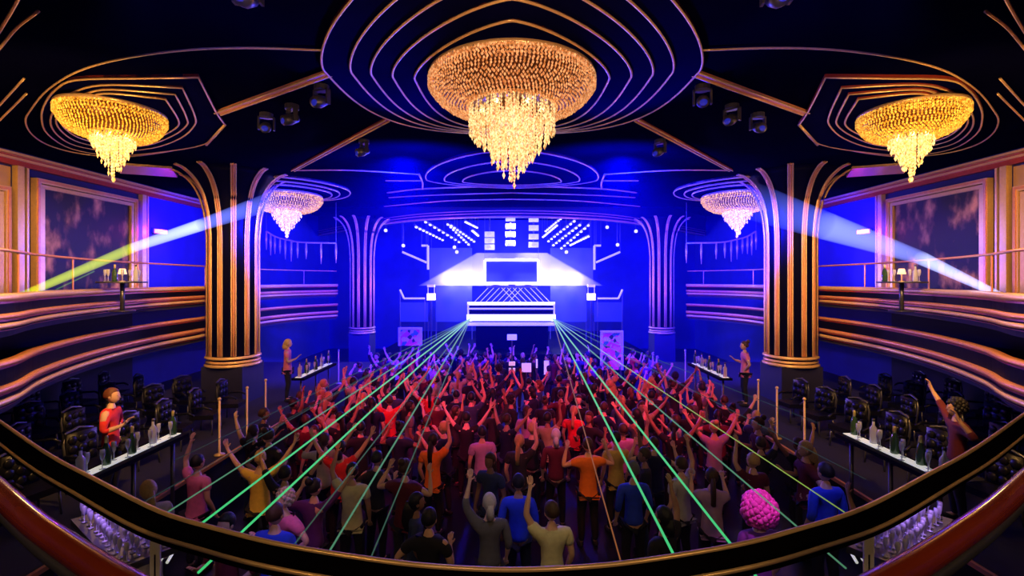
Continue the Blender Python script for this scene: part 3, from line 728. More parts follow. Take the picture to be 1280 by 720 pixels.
for s in (-1,1):
    sd = 'left' if s==-1 else 'right'
    for (ya,yb,where,zt) in ((6.15,8.1,'near',1.92),(12.6,14.9,'far',1.92)):
        x = s*6.0-(-s*.55)*0
        x = s*5.62
        t = thing('bottle_counter', '%s counter edging the %s terrace, its lit white top crowded with bottles'%({'near':'nearer','far':'farther'}[where],sd), 'counter', (x,(ya+yb)/2,0))
        L = yb-ya
        MB().box((0,0,zt-.03),(.34,L,.06)).build('counter_top', M['black'], t)
        MB().box((s*.02,0,zt+.004),(.16,L*.96,.012)).build('light_strip', M['strip'] if 'strip' in M else M.setdefault('strip', mat('counter_strip',(.9,.9,.8),.4,emit=(.8,.82,.72),es=.55)), t)
        for q in (-.42,0,.42): MB().tube([(0,q*L,0),(0,q*L,zt-.06)], .03, 8).build('leg', M['steel'], t, True)
        n = 9
        for k in range(n):
            y = ya+L*(k+.5)/n
            kind = 'champagne' if k%3 else 'spirit'
            if k%2==0:
                put(BT[kind], (x+s*R.uniform(.0,.08),y,zt+.01), '%s standing on the %s %s counter'%({'champagne':'gold-foiled champagne bottle','spirit':'clear spirit bottle'}[kind],where+('er' if where=='near' else ''),sd), 'bottles on the %s %s counter'%(where,sd), 1.25)
            else:
                for q in (-.06,.05): put(GL, (x+q,y+q,zt+.01), 'clear champagne flute on the %s %s counter'%(where,sd), 'flutes on the %s %s counter'%(where,sd), 1.2)
    # purple glassware table under the parapet
    c = P(640+s*488, 664, -1.95)
    t = thing('glassware_table', 'small round-cornered table packed with purple-lit glassware under the %s parapet'%sd, 'table', (c.x,c.y,0), s*math.radians(36))
    MB().box((0,0,c.z-.03),(1.15,.36,.05)).build('table_top', M['steel'], t)
    MB().tube([(0,0,1.85),(0,0,c.z-.05)], .03, 8).build('pedestal', M['steel'], t, True)
    MB().lathe([(.2,1.85),(.2,1.87),(.05,1.9)],seg=20).build('foot', M['steel'], t, True)
    ca,sa = math.cos(t.rotation_euler.z), math.sin(t.rotation_euler.z)
    for i in range(13):
        for j in range(4):
            px = -.51+.085*i+R.uniform(-.015,.015); py = -.12+.08*j+R.uniform(-.01,.01)
            put(GL,(c.x+px*ca-py*sa, c.y+px*sa+py*ca, c.z), 'slim champagne flute crowded on the purple-lit %s glassware table'%sd, 'flutes on the %s glassware table'%sd, .6)
    cl = MB().box((0,0,0),(.07,.012,.32)).build('menu_card', M['cloth'], None, label='upright white menu card at the inner end of the %s glassware table'%sd, cat='menu card', loc=(c.x+(-s)*.56, c.y-.40, c.z+.05))
    MB().box((0,0,-.36),(.012,.012,.72)).build('card_stand', M['steel'], cl)
    # lit stair edges
    t = thing('stair_nosing', 'three pale lit stair edges beside the %s glassware table'%sd, 'stairs')
    for k in range(3):
        a = P(640+s*(430-k*-0-k*8), 668+k*3, -2.2+.0); b = P(640+s*(447-k*8), 697+k*3, -2.2)
        MB().tube([a,b], .012, 6).build('light_strip', M['strip'], t)
    # low tables up on the balcony with candles and bottles
    p = PY(640+s*487,356,9.8)
    t = thing('balcony_table', 'dark cocktail table laid with glasses behind the %s balcony rail'%sd, 'table', (p.x,p.y,CZ-.64))
    MB().lathe([(.42,.58),(.42,.61)],seg=24).build('table_top', M['steel'], t, True)
    MB().lathe([(.04,0),(.04,.6)],seg=10).build('pedestal', M['steel'], t, True)
    MB().lathe([(.22,0),(.22,.02)],seg=20).build('foot', M['steel'], t, True)
    for k in range(7):
        a = k*.9; put(BT['spirit'] if k==0 else (BT['champagne'] if k==3 else GL), (p.x+.28*math.cos(a),p.y+.28*math.sin(a),CZ-.03), 'glassware standing on the %s balcony cocktail table'%sd, 'glassware on the %s balcony table'%sd, 1.1)
    t = thing('table_lamp', 'small lit candle lamp on the %s balcony cocktail table'%sd, 'lamp', (p.x,p.y,CZ-.03))
    MB().lathe([(.05,0),(.05,.01),(.01,.02),(.01,.16)],seg=12).build('stem', M['gold'], t, True)
    MB().lathe([(.075,.15),(.05,.26)],seg=16).build('lamp_shade', mat('shade_'+sd,(1,.7,.4),.5,emit=(1,.5,.25),es=2), t, True)
# dark leather chairs under the balconies
def chair():
    t = thing('leather_chair', '', 'chair')
    MB().box((0,0,.41),(.5,.5,.1)).build('seat', M['chair'], t)
    MB().tube([(-.24,.22,.45),(-.26,.25,.8),(-.2,.27,.98),(0,.28,1.03),(.2,.27,.98),(.26,.25,.8),(.24,.22,.45)], .022, 8).build('back_frame', M['steel'], t, True)
    mb = MB().box((0,.24,.72),(.46,.07,.5))
    for i in range(3):
        for j in range(3): mb.ball((-.15+.15*i,.2,.56+.15*j),(.075,.03,.07),8,5)
    mb.build('backrest', M['chair'], t, True)
    for sx in (-1,1):
        MB().tube([(sx*.26,.2,.62),(sx*.27,-.1,.64),(sx*.26,-.22,.58)], .025, 8).build('armrest', M['chair'], t, True)
        for sy in (-1,1): MB().tube([(sx*.21,sy*.2,.37),(sx*.23,sy*.22,0)], .016, 6).build('leg', M['steel'], t, True)
    return t
CH = chair()
for s in (-1,1):
    sd = 'left' if s==-1 else 'right'
    for row,(x0) in enumerate((7.0,8.3,9.6,10.8)):
        for k in range(6):
            y = 7.0+k*1.0+row*.35
            rz = s*PI/2+R.uniform(-.3,.3)
            put_l = 'tufted black leather chair under the %s balcony, row %s'%(sd,['by the dance floor','second from the floor','third from the floor','against the wall'][row])
            g = 'leather chairs under the %s balcony, row %d'%(sd,row+1)
            if CH.name not in used: used.add(CH.name); CH.location=(s*x0,y,1.0); CH.rotation_euler=(0,0,-rz); CH['label']=put_l; CH['group']=g
            else: dup(CH,(s*x0,y,1.0),-rz,put_l,g)
# slim brass posts on the terrace edge
for s in (-1,1):
    sd = 'left' if s==-1 else 'right'
    for i,(u,v) in enumerate(((298,500),(277,512),(345,520),(320,535))):
        y=(9.6,10.6,11.4,16.2)[i]; 
        t = thing('terrace_post', 'slim brass post on the %s terrace edge'%sd, 'post', (s*5.85,y,1.0), group='brass posts of the %s terrace'%sd)
        MB().lathe([(.10,0),(.10,.02),(.02,.04),(.02,1.1)],seg=10).build('pole', M['gold'], t, True)
        MB().ball((0,0,1.12),.035,10,6).build('finial', M['gold'], t, True)

# ------------------------------------------------------------------ people
def skinned(name, nodes, edges, sub=1):
    "continuous surface grown round a skeleton; nodes: name -> (pos, rx, ry)"
    keys = list(nodes); ix = {k:i for i,k in enumerate(keys)}
    me = bpy.data.meshes.new('tmp'); me.from_pydata([nodes[k][0] for k in keys], [(ix[a],ix[b]) for a,b in edges], [])
    o = bpy.data.objects.new('tmp', me); COL.objects.link(o)
    md = o.modifiers.new('s','SKIN'); md.use_smooth_shade = True; md.branch_smoothing = .6
    sv = me.skin_vertices[0].data if me.skin_vertices else None
    if sv is None:
        bpy.context.view_layer.objects.active = o
        bpy.ops.mesh.customdata_skin_add(); sv = me.skin_vertices[0].data
    for k in keys: sv[ix[k]].radius = (nodes[k][1], nodes[k][2]); sv[ix[k]].use_root = False
    sv[0].use_root = True
    if sub: m2 = o.modifiers.new('u','SUBSURF'); m2.levels = sub; m2.render_levels = sub
    bpy.context.view_layer.update()
    dg = bpy.context.evaluated_depsgraph_get(); ev = o.evaluated_get(dg)
    out = bpy.data.meshes.new_from_object(ev); out.name = name
    out.polygons.foreach_set('use_smooth',[True]*len(out.polygons))
    bpy.data.objects.remove(o); bpy.data.meshes.remove(me)
    return out
def V(*a): return Vector(a)
# arm poses: elbow and wrist for (side) relative to the shoulder, side=+1 is the person's right (x>0)
def arm(kind, s):
    sh = V(s*.185,0,1.42)
    if kind=='down':  return sh, sh+V(s*.06,-.03,-.27), sh+V(s*.05,.10,-.50), V(0,.25,-1)
    if kind=='hold':  return sh, sh+V(s*.08,.02,-.26), sh+V(s*-.01,.25,-.18), V(s*-.2,.6,.75)
    if kind=='up':    return sh, sh+V(s*.12,.06,.24), sh+V(s*.06,.10,.49), V(s*-.1,.1,1)
    if kind=='high':  return sh, sh+V(s*.16,.05,.19), sh+V(s*.30,.12,.40), V(s*.3,.2,1)
    if kind=='bent':  return sh, sh+V(s*.24,-.02,-.08), sh+V(s*.16,.12,.14), V(s*-.3,.3,1)
    if kind=='fwd':   return sh, sh+V(s*.07,.17,-.12), sh+V(s*.04,.36,.06), V(0,.7,.8)
    if kind=='hip':   return sh, sh+V(s*.20,-.05,-.22), sh+V(s*-.02,.02,-.40), V(s*-.6,.3,-.3)
def skeleton(pl, pr):
    n = {}; e = []
    n['pelvis']=(V(0,0,.95),.15,.105); n['waist']=(V(0,0,1.10),.125,.09); n['chest']=(V(0,0,1.27),.155,.105); n['upper']=(V(0,-.005,1.40),.13,.085)
    n['neck']=(V(0,0,1.49),.055,.055); n['neck2']=(V(0,.012,1.57),.052,.055)
    e += [('pelvis','waist'),('waist','chest'),('chest','upper'),('upper','neck'),('neck','neck2')]
    for s,k,a in ((-1,'l',pl),(1,'r',pr)):
        sh,el,wr,hd = arm(a,s); hd = hd.normalized()
        n['sh'+k]=(sh,.058,.058); n['ua'+k]=(sh.lerp(el,.5),.05,.05); n['el'+k]=(el,.04,.04); n['fa'+k]=(el.lerp(wr,.4),.042,.038); n['wr'+k]=(wr,.026,.024)
        pm = wr+hd*.05; n['pm'+k]=(pm,.038,.02)
        e += [('upper','sh'+k),('sh'+k,'ua'+k),('ua'+k,'el'+k),('el'+k,'fa'+k),('fa'+k,'wr'+k),('wr'+k,'pm'+k)]
        sdv = hd.cross(V(0,1,0)); sdv = sdv.normalized() if sdv.length>.2 else V(1,0,0)
        pal = sdv.cross(hd).normalized()
        for i,(o,L) in enumerate(((-.030,.070),(-.010,.082),(.010,.078),(.030,.060))):
            a1 = pm+hd*.045+sdv*o; a2 = a1+hd*L*.5+pal*.008; a3 = a2+hd*L*.4+pal*.025
            for q,pp,rr in ((1,a1,.0095),(2,a2,.009),(3,a3,.0075)): n['f%d%d%s'%(i,q,k)]=(pp,rr,rr)
            e += [('pm'+k,'f%d1%s'%(i,k)),('f%d1%s'%(i,k),'f%d2%s'%(i,k)),('f%d2%s'%(i,k),'f%d3%s'%(i,k))]
        b1 = pm+sdv*(-.042)+hd*.0; b2 = b1+sdv*(-.02)+hd*.03; 
        n['t1'+k]=(b1,.012,.012); n['t2'+k]=(b2,.010,.010); e += [('pm'+k,'t1'+k),('t1'+k,'t2'+k)]
        n['hp'+k]=(V(s*.09,0,.87),.088,.09); n['kn'+k]=(V(s*.11,.03,.50),.058,.06); n['cf'+k]=(V(s*.112,.0,.36),.052,.055); n['an'+k]=(V(s*.115,-.02,.09),.035,.038); n['to'+k]=(V(s*.14,.13,.045),.035,.026)
        e += [('pelvis','hp'+k),('hp'+k,'kn'+k),('kn'+k,'cf'+k),('cf'+k,'an'+k),('an'+k,'to'+k)]
    return n, e
def head_mesh():
    mb = MB(); c = V(0,.02,1.665); mb.ball(c,(.076,.096,.118),20,14)
    for v in mb.v:
        d = v-c
        if d.z < 0:                                 # jaw narrows towards the chin
            f = -d.z/.118; v.x = c.x + d.x*(1-.30*f*f); v.y = c.y + d.y*(1-.12*f) + .02*f
        if d.y > 0.07 and -.035 < d.z < .015: v.y -= .006                # eye hollows
    mb.add([(c.x-.012,c.y+.088,c.z+.015),(c.x+.012,c.y+.088,c.z+.015),(c.x+.019,c.y+.088,c.z-.035),(c.x-.019,c.y+.088,c.z-.035),(c.x,c.y+.118,c.z-.03)],
           [(0,4,1),(1,4,2),(2,4,3),(3,4,0)])        # nose
    for s in (-1,1):
        mb.ball((c.x+s*.078,c.y-.005,c.z-.008),(.012,.022,.034),8,6)     # ears
        mb.ball((c.x+s*.031,c.y+.083,c.z+.012),(.014,.009,.008),8,5,1)   # eyes
    mb.ball((c.x,c.y+.083,c.z-.062),(.026,.010,.008),10,5,2)             # lips
    return mb
M['lips'] = mat('lips', (.45,.08,.08), .4, noise=(30,.1))
HEAD = head_mesh()
def clothes(n, e, keys, grow, name, hems=None):
    nn = {}
    for k in keys:
        g2 = .016 if k in('upper','shl','shr') else 0; p,rx,ry = n[k]; nn[k]=(p,rx+grow+g2,ry+grow+g2)
    if hems:
        for k,(a,b,f) in hems.items():
            p = n[a][0].lerp(n[b][0],f); r = n[a][1]*(1-f)+n[b][1]*f
            nn[k]=(p,r+grow*1.3,r+grow*1.3)
    ee = [(a,b) for a,b in e if a in nn and b in nn]
    if hems:
        for k,(a,b,f) in hems.items(): ee.append((a,k))
    return skinned(name, nn, ee, 1)
POSES = {'stand':('down','down'),'left_up':('up','down'),'right_up':('down','up'),'both_up':('high','high'),'film':('fwd','fwd'),'dance':('bent','bent'),
         'drink':('hip','hold'),'wave':('bent','high')}
KIT = {}
for pn,(pl,pr) in POSES.items():
    n,e = skeleton(pl,pr)
    body = skinned('body_'+pn, n, e, 1)
    bm = bmesh.new(); bm.from_mesh(body)
    hm = HEAD.mesh('h',[M['skin'][0]],True); 
    hm.materials.append(M['eye']); hm.materials.append(M['lips'])
    bm.from_mesh(hm); bm.to_mesh(body); bm.free(); bpy.data.meshes.remove(hm)
    body.materials.clear(); body.materials.append(M['skin'][0]); body.materials.append(M['eye']); body.materials.append(M['lips'])
    body.polygons.foreach_set('use_smooth',[True]*len(body.polygons))
    tee = clothes(n,e,['pelvis','waist','chest','upper','shl','shr'],.016,'tee_'+pn,{'sl':('ual','ell',0.05),'sr':('uar','elr',0.05)} if False else None)
    nn = dict(n); 
    n['collar']=(V(0,-.002,1.47),.082,.080); n['hem']=(V(0,0,.86),.166,.122); long_ = clothes(n,e+[('upper','collar'),('pelvis','hem')],['collar','hem','pelvis','waist','chest','upper','shl','shr','ual','uar','ell','elr','fal','far'],.014,'long_'+pn)
    nn2 = {k:n[k] for k in ('pelvis','waist','chest','upper','shl','shr')}; nn2['collar']=(V(0,-.002,1.47),.082,.080); nn2['hem']=(V(0,0,.86),.166,.122)
    for k in 'lr':
        p = n['sh'+k][0].lerp(n['el'+k][0],.62); nn2['sv'+k]=(p,n['ua'+k][1]+.006,n['ua'+k][1]+.006)
    nn2 = {k:(v[0],v[1]+(.032 if k in('upper','shl','shr','chest') else .016 if not k.startswith('sv') else .012),v[2]+(.038 if k in('upper','shl','shr') else .018 if not k.startswith('sv') else .012)) for k,v in nn2.items()}
    tee = skinned('tee_'+pn, nn2, [('pelvis','waist'),('waist','chest'),('chest','upper'),('upper','shl'),('upper','shr'),('shl','svl'),('shr','svr'),('upper','collar'),('pelvis','hem')],1)
    pn_ = {k:(v[0],v[1]+.014,v[2]+.014) for k,v in n.items() if k in ('hpl','hpr','knl','knr','cfl','cfr','anl','anr')}
    pn_ = {'pelvis':(n['pelvis'][0]+V(0,0,.02),.163,.122), **pn_}
    trs = skinned('trousers_'+pn, pn_, [(a,b) for a,b in e if a in pn_ and b in pn_],1)
    for me in (tee,long_,trs):
        me.materials.clear(); me.materials.append(M['matt'])
    KIT[pn] = dict(body=body, tee=tee, long=long_, trousers=trs)
def hair_mesh(kind):
    c = V(0,.008,1.675); mb = MB()
    if kind in ('short','long','bun','cap','bob'):
        g = .012 if kind!='cap' else .018
        mb.ball(c,(.078+g,.100+g,.116+g),18,12)
        for v in mb.v:
            d = v-c
            if d.y > .03 and d.z < .05: v.y = c.y+.03+(d.y-.03)*.1                     # leave the face free
            if d.z < -.03: v.z = c.z-.03+(d.z+.03)*(.35 if kind in('short','cap','bun') else .8); v.x = c.x+d.x*(.92)
    if kind == 'long':
        mb.tube([c+V(0,-.055,.0),c+V(0,-.085,-.12),c+V(0,-.10,-.25),c+V(0,-.10,-.38)],[.085,.10,.10,.05],10,ry=.035)
    if kind == 'bob':
        mb.tube([c+V(0,-.04,.0),c+V(0,-.055,-.10),c+V(0,-.05,-.17)],[.085,.10,.085],10,ry=.05)
    if kind == 'bun': mb.ball(c+V(0,-.09,.11),.055,10,7)
    if kind == 'cap':
        mb.add([c+V(x,y,.03) for x,y in ((-.07,.07),(.07,.07),(.06,.17),(0,.19),(-.06,.17))]+[c+V(x,y,.045) for x,y in ((-.07,.07),(.07,.07),(.06,.165),(0,.185),(-.06,.165))],
               [(4,3,2,1,0),(5,6,7,8,9),(0,1,6,5),(1,2,7,6),(2,3,8,7),(3,4,9,8),(4,0,5,9)])
    if kind in ('curly','wig'):
        rr = random.Random(5); n_ = 70 if kind=='curly' else 150; R0 = .105 if kind=='curly' else .17
        for i in range(n_):
            z = 1-2*(i+.5)/n_; a = i*2.39996; q = math.sqrt(1-z*z)
            d = V(q*math.cos(a), q*math.sin(a), z)
            if d.y > .45 and d.z < .35: continue
            if d.z < -.75: continue
            mb.ball(c+V(0,-.01,.03 if kind=='wig' else .01)+V(d.x*R0*.95,d.y*R0,d.z*R0*1.05), rr.uniform(.026,.036) if kind=='curly' else rr.uniform(.036,.05),7,5)
        mb.ball(c,(.085,.095,.12),12,8)
        for v in mb.v[-80:]:
            if v.y > c.y+.03: v.y = c.y+.03+(v.y-c.y-.03)*.2
    me = mb.mesh('hair_'+kind, [M['matt']], True); return me
HAIR = {k:hair_mesh(k) for k in ('short','long','bun','cap','bob','curly','wig')}
def shoe_mesh(s):
    mb = MB()
    mb.ball((s*.128,.05,.045),(.052,.145,.05),10,6)
    return mb.mesh('shoe',[M['matt']],True)
SHOE = [shoe_mesh(-1), shoe_mesh(1)]
CM = {}
for k,c in dict(black=(.010,.010,.014),navy=(.01,.012,.06),charcoal=(.03,.03,.035),maroon=(.12,.01,.02),purple=(.12,.03,.2),white=(.5,.48,.5),grey=(.12,.12,.14),
        orange=(.95,.22,.02),red=(.75,.03,.03),blue=(.02,.06,.75),olive=(.42,.42,.22),cream=(.75,.68,.42),pink=(.8,.2,.4),lavender=(.5,.3,.6),yellow=(.9,.55,.1),denim=(.03,.05,.14)).items():
    CM[k] = mat('cloth_'+k, c, .85, noise=(18,.2,.2))
HM = {}
for k,c in dict(black=(.006,.005,.006),brown=(.05,.022,.01),auburn=(.14,.04,.015),blond=(.55,.36,.14),silver=(.55,.52,.55),magenta=(.95,.08,.55)).items():
    HM[k] = mat('hair_'+k, c, .55, noise=(40,.3,.3))
def slot(o, m, i=0): o.material_slots[i].link = 'OBJECT'; o.material_slots[i].material = m
def person(x, y, z, rz, pose, top, topc, hair, hairc, sk, label, group=None, sc=1.0, bottom='black'):
    k = KIT[pose]
    b = link('person', k['body'], None, label, 'person', group, None, (x,y,z), rz); slot(b, M['skin'][sk]); b.scale=(sc,sc,sc)
    h = link('hair' if hair!='cap' else 'cap', HAIR[hair], b); slot(h, HM[hairc] if hair!='cap' else CM[topc if hairc not in CM else hairc])
    s = link('shirt' if top=='tee' else 'long_sleeved_top', k[top], b); slot(s, CM[topc])
    t = link('trousers', k['trousers'], b); slot(t, CM[bottom])
    link('shoe', SHOE[0], b); link('shoe', SHOE[1], b)
    return b
def at(u, v, h): return P(u, v, h-CZ)      # floor position of someone whose point at height h shows at u, v
taken = []
def special(u, v, h, rz, pose, top, topc, hair, hairc, sk, label, sc=1.0):
    p = at(u,v,h); taken.append((p.x,p.y))
    person(p.x,p.y,0,rz,pose,top,topc,hair,hairc,sk,label,None,sc)
r5 = R.uniform
special(735,575,1.45,.1,'dance','tee','orange','short','brown',0,'dancer in bright orange shirt seen from behind, crossed by the thin orange laser',1.02)
special(541,566,1.45,-.3,'right_up','tee','orange','long','black',0,'dancer in orange-red top with long black hair left of centre')
special(690,666,1.45,.3,'left_up','tee','cream','short','brown',0,'dancer in cream shirt with bent arm beside the parapet at bottom centre',1.02)
special(612,634,1.62,.2,'left_up','long','grey','bob','silver',3,'silver-haired dancer in grey raising one bare arm near bottom centre')
special(949,655,1.62,.1,'stand','long','purple','wig','magenta',0,'dancer under a huge fluffy magenta wig beside the right parapet',1.05)
special(1033,622,1.45,.2,'hip' if False else 'stand','long','blue','short','black',0,'broad dancer in blue shirt at the far right end of the floor',1.08)
special(343,676,1.45,-.2,'stand','tee','blue','short','brown',0,'dancer in bright blue shirt low at the left parapet',1.05)
special(356,640,1.5,2.6,'drink','tee','pink','curly','silver',3,'pale-haired dancer in pink turned towards the balcony')
special(392,630,1.45,-.4,'wave','long','purple','bun','black',0,'dancer in dim purple jacket with reddened raised arm')
special(440,612,1.4,.1,'left_up','tee','cream','short','black',1,'dancer in cream vest between two laser beams, left of centre')
special(246,600,1.4,-.3,'left_up','tee','pink','short','black',0,'dancer in pink top at the far left of the crowd')
special(325,590,1.45,.3,'both_up','tee','yellow','short','blond',0,'dancer in yellow and orange light with both arms up at left')
special(425,576,1.45,.1,'both_up','tee','red','bob','black',0,'dancer in red top arms raised between left laser beams')
special(695,546,1.65,0,'stand','long','maroon','bob','silver',3,'pale-haired dancer just above the orange shirt')
special(648,626,1.42,0,'stand','long','blue','short','black',1,'dancer in dark blue jacket right of the silver-haired one')
special(792,592,1.62,.1,'stand','long','blue','cap','grey',0,'dancer in blue jacket and pale grey cap beside the brightest laser')
special(852,595,1.5,.5,'right_up','tee','white','short','brown',0,'dancer in white shirt under the right laser beams')
special(890,615,1.45,-.2,'film','tee','lavender','long','brown',0,'dancer in lavender top filming near the magenta wig')
special(942,590,1.5,.3,'left_up','tee','maroon','short','blond',0,'blond dancer in maroon shirt right of the pale laser')
special(893,545,1.5,0,'both_up','tee','lavender','bun','blond',0,'blond dancer in lavender arms raised in right mid crowd')
special(770,560,1.5,.2,'stand','tee','yellow','short','black',0,'dancer in yellow shirt beside the orange-shirted one')
special(487,510,1.5,.2,'both_up','tee','red','short','brown',0,'dancer in red shirt with both arms up at left mid floor')
# staff and guests at the counters
person(-6.35,7.6,1.0,-1.3,'drink','long','red','short','auburn',0,'person in red long-sleeved top behind the nearer left counter')
person(-6.5,13.9,1.0,-1.2,'hold' if False else 'drink','tee','pink','bob','blond',0,'blond guest in pink behind the farther left counter')
person(6.5,13.4,1.0,1.3,'drink','tee','pink','bun','brown',0,'guest in pink with a bun behind the farther right counter')
person(6.4,6.9,1.0,1.2,'wave','long','maroon','curly','black',1,'curly-haired guest in maroon behind the nearer right counter')
person(-5.15,13.1,0,-1.0,'stand','tee','pink','long','blond',0,'dancer in pink dress-length top standing at the farther left counter')
person(5.1,12.9,0,1.0,'right_up','tee','yellow','short','brown',0,'dancer in yellow leaning by the farther right counter')
# the packed crowd
tops = ['black']*9+['navy']*4+['charcoal']*4+['maroon']*2+['purple','white','grey','denim','denim','red','lavender','olive']
hairs = [('short','black')]*5+[('short','brown')]*4+[('long','black')]*3+[('long','brown')]*3+[('long','blond')]*2+[('bun','brown'),('bob','auburn'),('bob','black'),('curly','black'),('cap','navy'),('cap','grey'),('short','blond'),('bun','black')]
pword = {'stand':'arms down','left_up':'left arm raised','right_up':'right arm raised','both_up':'both arms high','film':'hands held forward','dance':'elbows out','drink':'hand on hip','wave':'one arm waving'}
rows_ = ['at the parapet end of the floor','in the near part of the crowd','in the middle of the crowd','in the back half of the crowd','close to the DJ booth']
cnt = 0; yy = 5.6; ri = 0; placed = []; front = list(taken)
while yy < 18.6:
    step = .70 if yy<9 else .76
    hw = 5.15 if yy<15 else 5.0
    nx = int(2*hw/.80)
    for i in range(nx+1):
        x = -hw+2*hw*(i+(.5 if ri%2 else 0))/nx + R.uniform(-.14,.14); y = yy+R.uniform(-.13,.13)
        if abs(x) > (5.05 if (y<8.6 or 12.2<y<15.2) else 5.3): continue
        if any((x-a)**2+(y-b)**2 < .50**2 for a,b in taken): continue
        if any(b-1.7 < y < b and abs(x-a*y/b) < .34 for a,b in front): continue
        if any((x-a)**2+(y-b)**2 < .56**2 for a,b in placed): continue
        if abs(x) > 4.6 and 12.6<y<13.6: continue
        if 14.2<y<16.6 and any(abs(x-d)<.42 for d in DISP): continue
        if 15.6<y<18 and (3.1<x<4.1 or -4.1<x<-3.3): continue
        if cnt >= 262: break
        pose = R.choice(['stand','stand','left_up','right_up','both_up','film','dance','drink','wave','both_up'])
        tc = R.choice(tops); hk,hc = R.choice(hairs); top = R.choice(['tee','tee','long']); sk = R.choice([0,0,1,2,3,0])
        fac = R.choice([0,0,0,0,.5,-.5,1.2,-1.2,2.8]) + R.uniform(-.35,.35)
        zone = 0 if y<7 else 1 if y<10 else 2 if y<14 else 3 if y<18 else 4
        lr = ['far left','left','left of centre','middle','right of centre','right','far right'][min(6,int((x+5.3)/10.6*7))]
        hd = {'cap':'cap'}.get(hk, hk+' hair') if hk not in('bun','bob') else hk
        lab = '%s %s, %s, %s, %s, %s'%(tc, 'shirt' if top=='tee' else 'long sleeves', (hc+' '+hd), pword[pose], ['parapet end','near rows','middle rows','rear rows','booth end'][zone], lr)
        lab = 'dancer, '+lab
        person(x,y,0,fac,pose,top,tc,hk,hc,sk,lab,'dancers packed on the floor',R.uniform(.95,1.06),R.choice(['black','black','denim','charcoal']))
        cnt += 1; placed.append((x,y))
    yy += step; ri += 1

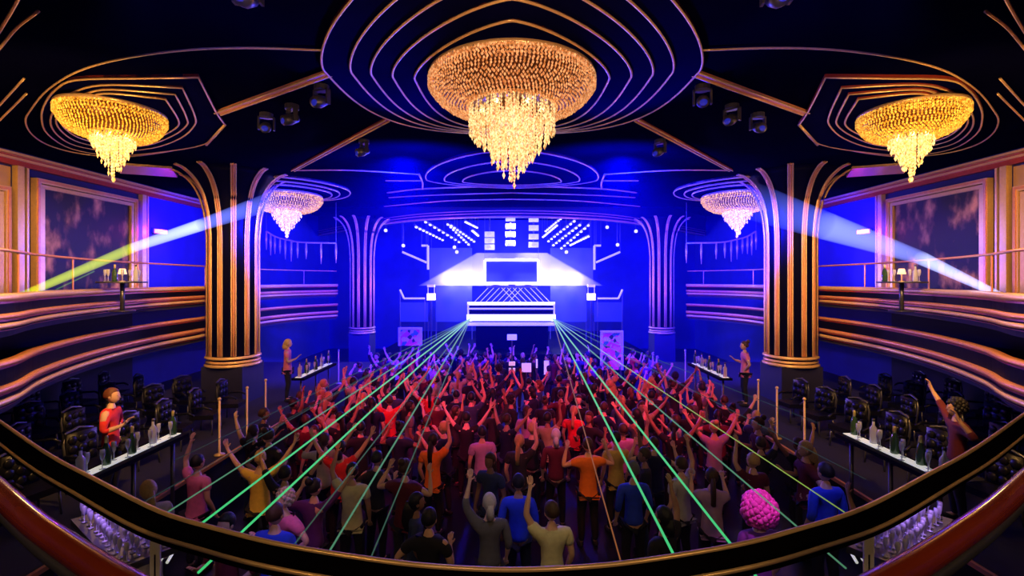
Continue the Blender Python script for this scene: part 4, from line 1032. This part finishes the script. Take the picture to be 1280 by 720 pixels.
# ------------------------------------------------------------------ lights
def lamp(kind, name, loc, col, e, size=.1, to=None, spot=60, blend=.6, sy=None):
    l = bpy.data.lights.new(name, kind); l.color = col; l.energy = e
    if kind=='AREA':
        l.size = size
        if sy: l.shape='RECTANGLE'; l.size_y = sy
    elif kind=='SPOT': l.spot_size = math.radians(spot); l.spot_blend = blend; l.shadow_soft_size = size
    else: l.shadow_soft_size = size
    o = bpy.data.objects.new(name, l); COL.objects.link(o); o.location = loc
    if to is not None: o.rotation_euler = (Vector(to)-Vector(loc)).to_track_quat('-Z','Y').to_euler()
    return o
WARM = (1,.62,.30)
lamp('POINT','chandelier_light',(0,7,CZ+1.2),(1,.55,.15),9,.3)
for s in (-1,1):
    lamp('POINT','chandelier_light',(s*7.42,8.9,CZ+1.55),(1,.55,.18),50,.25)
    lamp('POINT','chandelier_light',(s*7.6,16.2,CZ+1.5),WARM,30,.25)
    # added spots, without fixtures, wash the upper wall
    lamp('SPOT','added_wall_wash',(s*8.6,6.2,CEIL-.25),(1,.50,.10),480,.15,(s*12,9.5,CZ+.8),100)
    # added warm spots, without fixtures, brighten the balcony fronts and columns
    lamp('SPOT','added_balcony_spot',(s*3.4,4.4,CEIL-.3),(1,.52,.15),2500,.12,(s*8.6,9.6,CZ-.9),62)
    lamp('SPOT','added_balcony_spot',(s*3.4,8.4,CEIL-.3),(1,.5,.2),2300,.12,(s*8.4,14,CZ-.2),40)
    lamp('SPOT','added_parapet_spot',(s*1.4,-1.5,CEIL-.2),(1,.65,.4),80,.12,(s*1.6,2.0,CZ-1),70)  # unseen spots added behind the camera to brighten the parapet
    lamp('SPOT','added_parapet_spot',(s*4.4,-1.5,CEIL-.2),(1,.6,.2),150,.12,(s*2.6,2.0,CZ-1),60)
    # unseen warm uplights added to brighten the ceiling mouldings
    lamp('SPOT','added_medallion_uplight',(s*1.2,2.2,CZ+.6),(1,.52,.25),300,.1,(s*1.0,6.4,CEIL),95)
    lamp('SPOT','added_medallion_uplight',(s*6.6,6.0,CZ+.9),(1,.55,.2),260,.1,(s*7.2,9.2,CEIL),110)
    # added blue floods and uplights without fixtures; floods throw towards the stage
    lamp('SPOT','added_blue_flood',(s*2.6,11.6,CEIL-.4),(.0005,.003,1),23000,.2,(s*4.8,21,4.4),92)
    lamp('SPOT','added_blue_flood',(s*6.6,13.2,CZ+1.6),(.0005,.003,1),9500,.25,(s*9.2,19,CZ+.4),110)
    lamp('SPOT','added_blue_flood',(s*10.3,15.0,CZ+2.2),(.003,.002,1),3800,.25,(s*12.6,18.4,CZ+.6),100)
    lamp('SPOT','added_blue_haze_light',(s*5.0,17.5,5.8),(.002,.006,1),3500,.3,(s*5.6,25,3.0),140)
    lamp('SPOT','added_blue_uplight',(s*2.4,10.5,CZ+1.4),(.0005,.003,1),5500,.3,(s*2.6,14.5,CEIL),120)
    lamp('SPOT','added_blue_uplight',(s*1.6,9.6,CZ+.8),(.0005,.003,1),900,.3,(s*1.9,7.4,CEIL),50)
    lamp('POINT','violet_column_light',(s*4.9,19.6,4.2),(.6,.16,1),260,.2)
    lamp('POINT','magenta_lamp',(s*11.4,16.0,CZ+1.6),(1,.05,.8),15,.1)
    lamp('SPOT','added_blue_uplight',(s*2.2,2.6,CZ+1.2),(.001,.003,1),500,.2,(s*3.7,5.7,CEIL),32,1)
    # red and magenta crowd lights hung from the ceiling
    lamp('SPOT','crowd_light',(s*3.2,5.5,CEIL-.4),(1,.03,.13),2100,.15,(s*2.6,13.0,0.8),46)
    lamp('SPOT','added_table_light',(s*3.0,3.5,3.35),(.5,.25,1),40,.1,(s*3.1,3.8,2.6),70)  # purple spot added over the glassware, no fixture
    lamp('SPOT','counter_light',(s*5.0,7.2,CEIL-.5),(1,.85,.7),60,.1,(s*5.6,7.1,1.9),26)
for (u,v,h,c,e) in ((735,590,1.4,(1,.25,.03),420),(541,580,1.4,(1,.12,.03),300),(949,650,1.6,(1,.2,.9),800),(325,590,1.4,(1,.45,.12),330),(425,585,1.4,(1,.05,.08),300),(1033,625,1.3,(.15,.15,1),420),
      (690,670,1.4,(1,.85,.5),110),(612,640,1.5,(.8,.75,1),90),(370,650,1.4,(1,.15,.4),260),(246,600,1.4,(1,.3,.5),200),(700,546,1.6,(1,.5,.9),160),(343,676,1.4,(.1,.2,1),260),(640,625,1.4,(.02,.04,1),300)):
    q = at(u,v,h); lamp('SPOT','added_colour_spot',(q.x*.75,q.y*.72-.8,CEIL-.3),c,e*1.3,.06,(q.x,q.y,h),11,.5)  # narrow unseen spots added to brighten chosen dancers
lamp('POINT','blue_stage',(0,22.0,5.9),(.004,.01,1),2300,.3)
lamp('SPOT','added_panel_light',(3.4,15.5,CEIL-.4),(1,.7,.3),160,.1,(3.6,17.6,1.9),22)  # warm spot added to brighten the floral panel
lamp('POINT','blue_stage',(0,29.5,5.0),(.02,.03,1),3000,.3)
lamp('SPOT','crowd_light',(0,4.8,CEIL-.4),(1,.03,.16),1200,.15,(0,13,0.8),50)
lamp('SPOT','crowd_light',(0,1.0,CEIL-.4),(1,.25,.08),22,.15,(0,7,1.2),50)
lamp('SPOT','added_mist_light',(0,24.6,7.4),(.8,.72,1),4500,.2,(0,26.5,5.1),100)  # unseen lights added over and inside the mist to brighten it
for x in (-3.4,-2.4,-1.2,0,1.2,2.4,3.4): lamp('POINT','added_mist_light',(x,26.3,4.5),(.75,.66,1),230,.35)
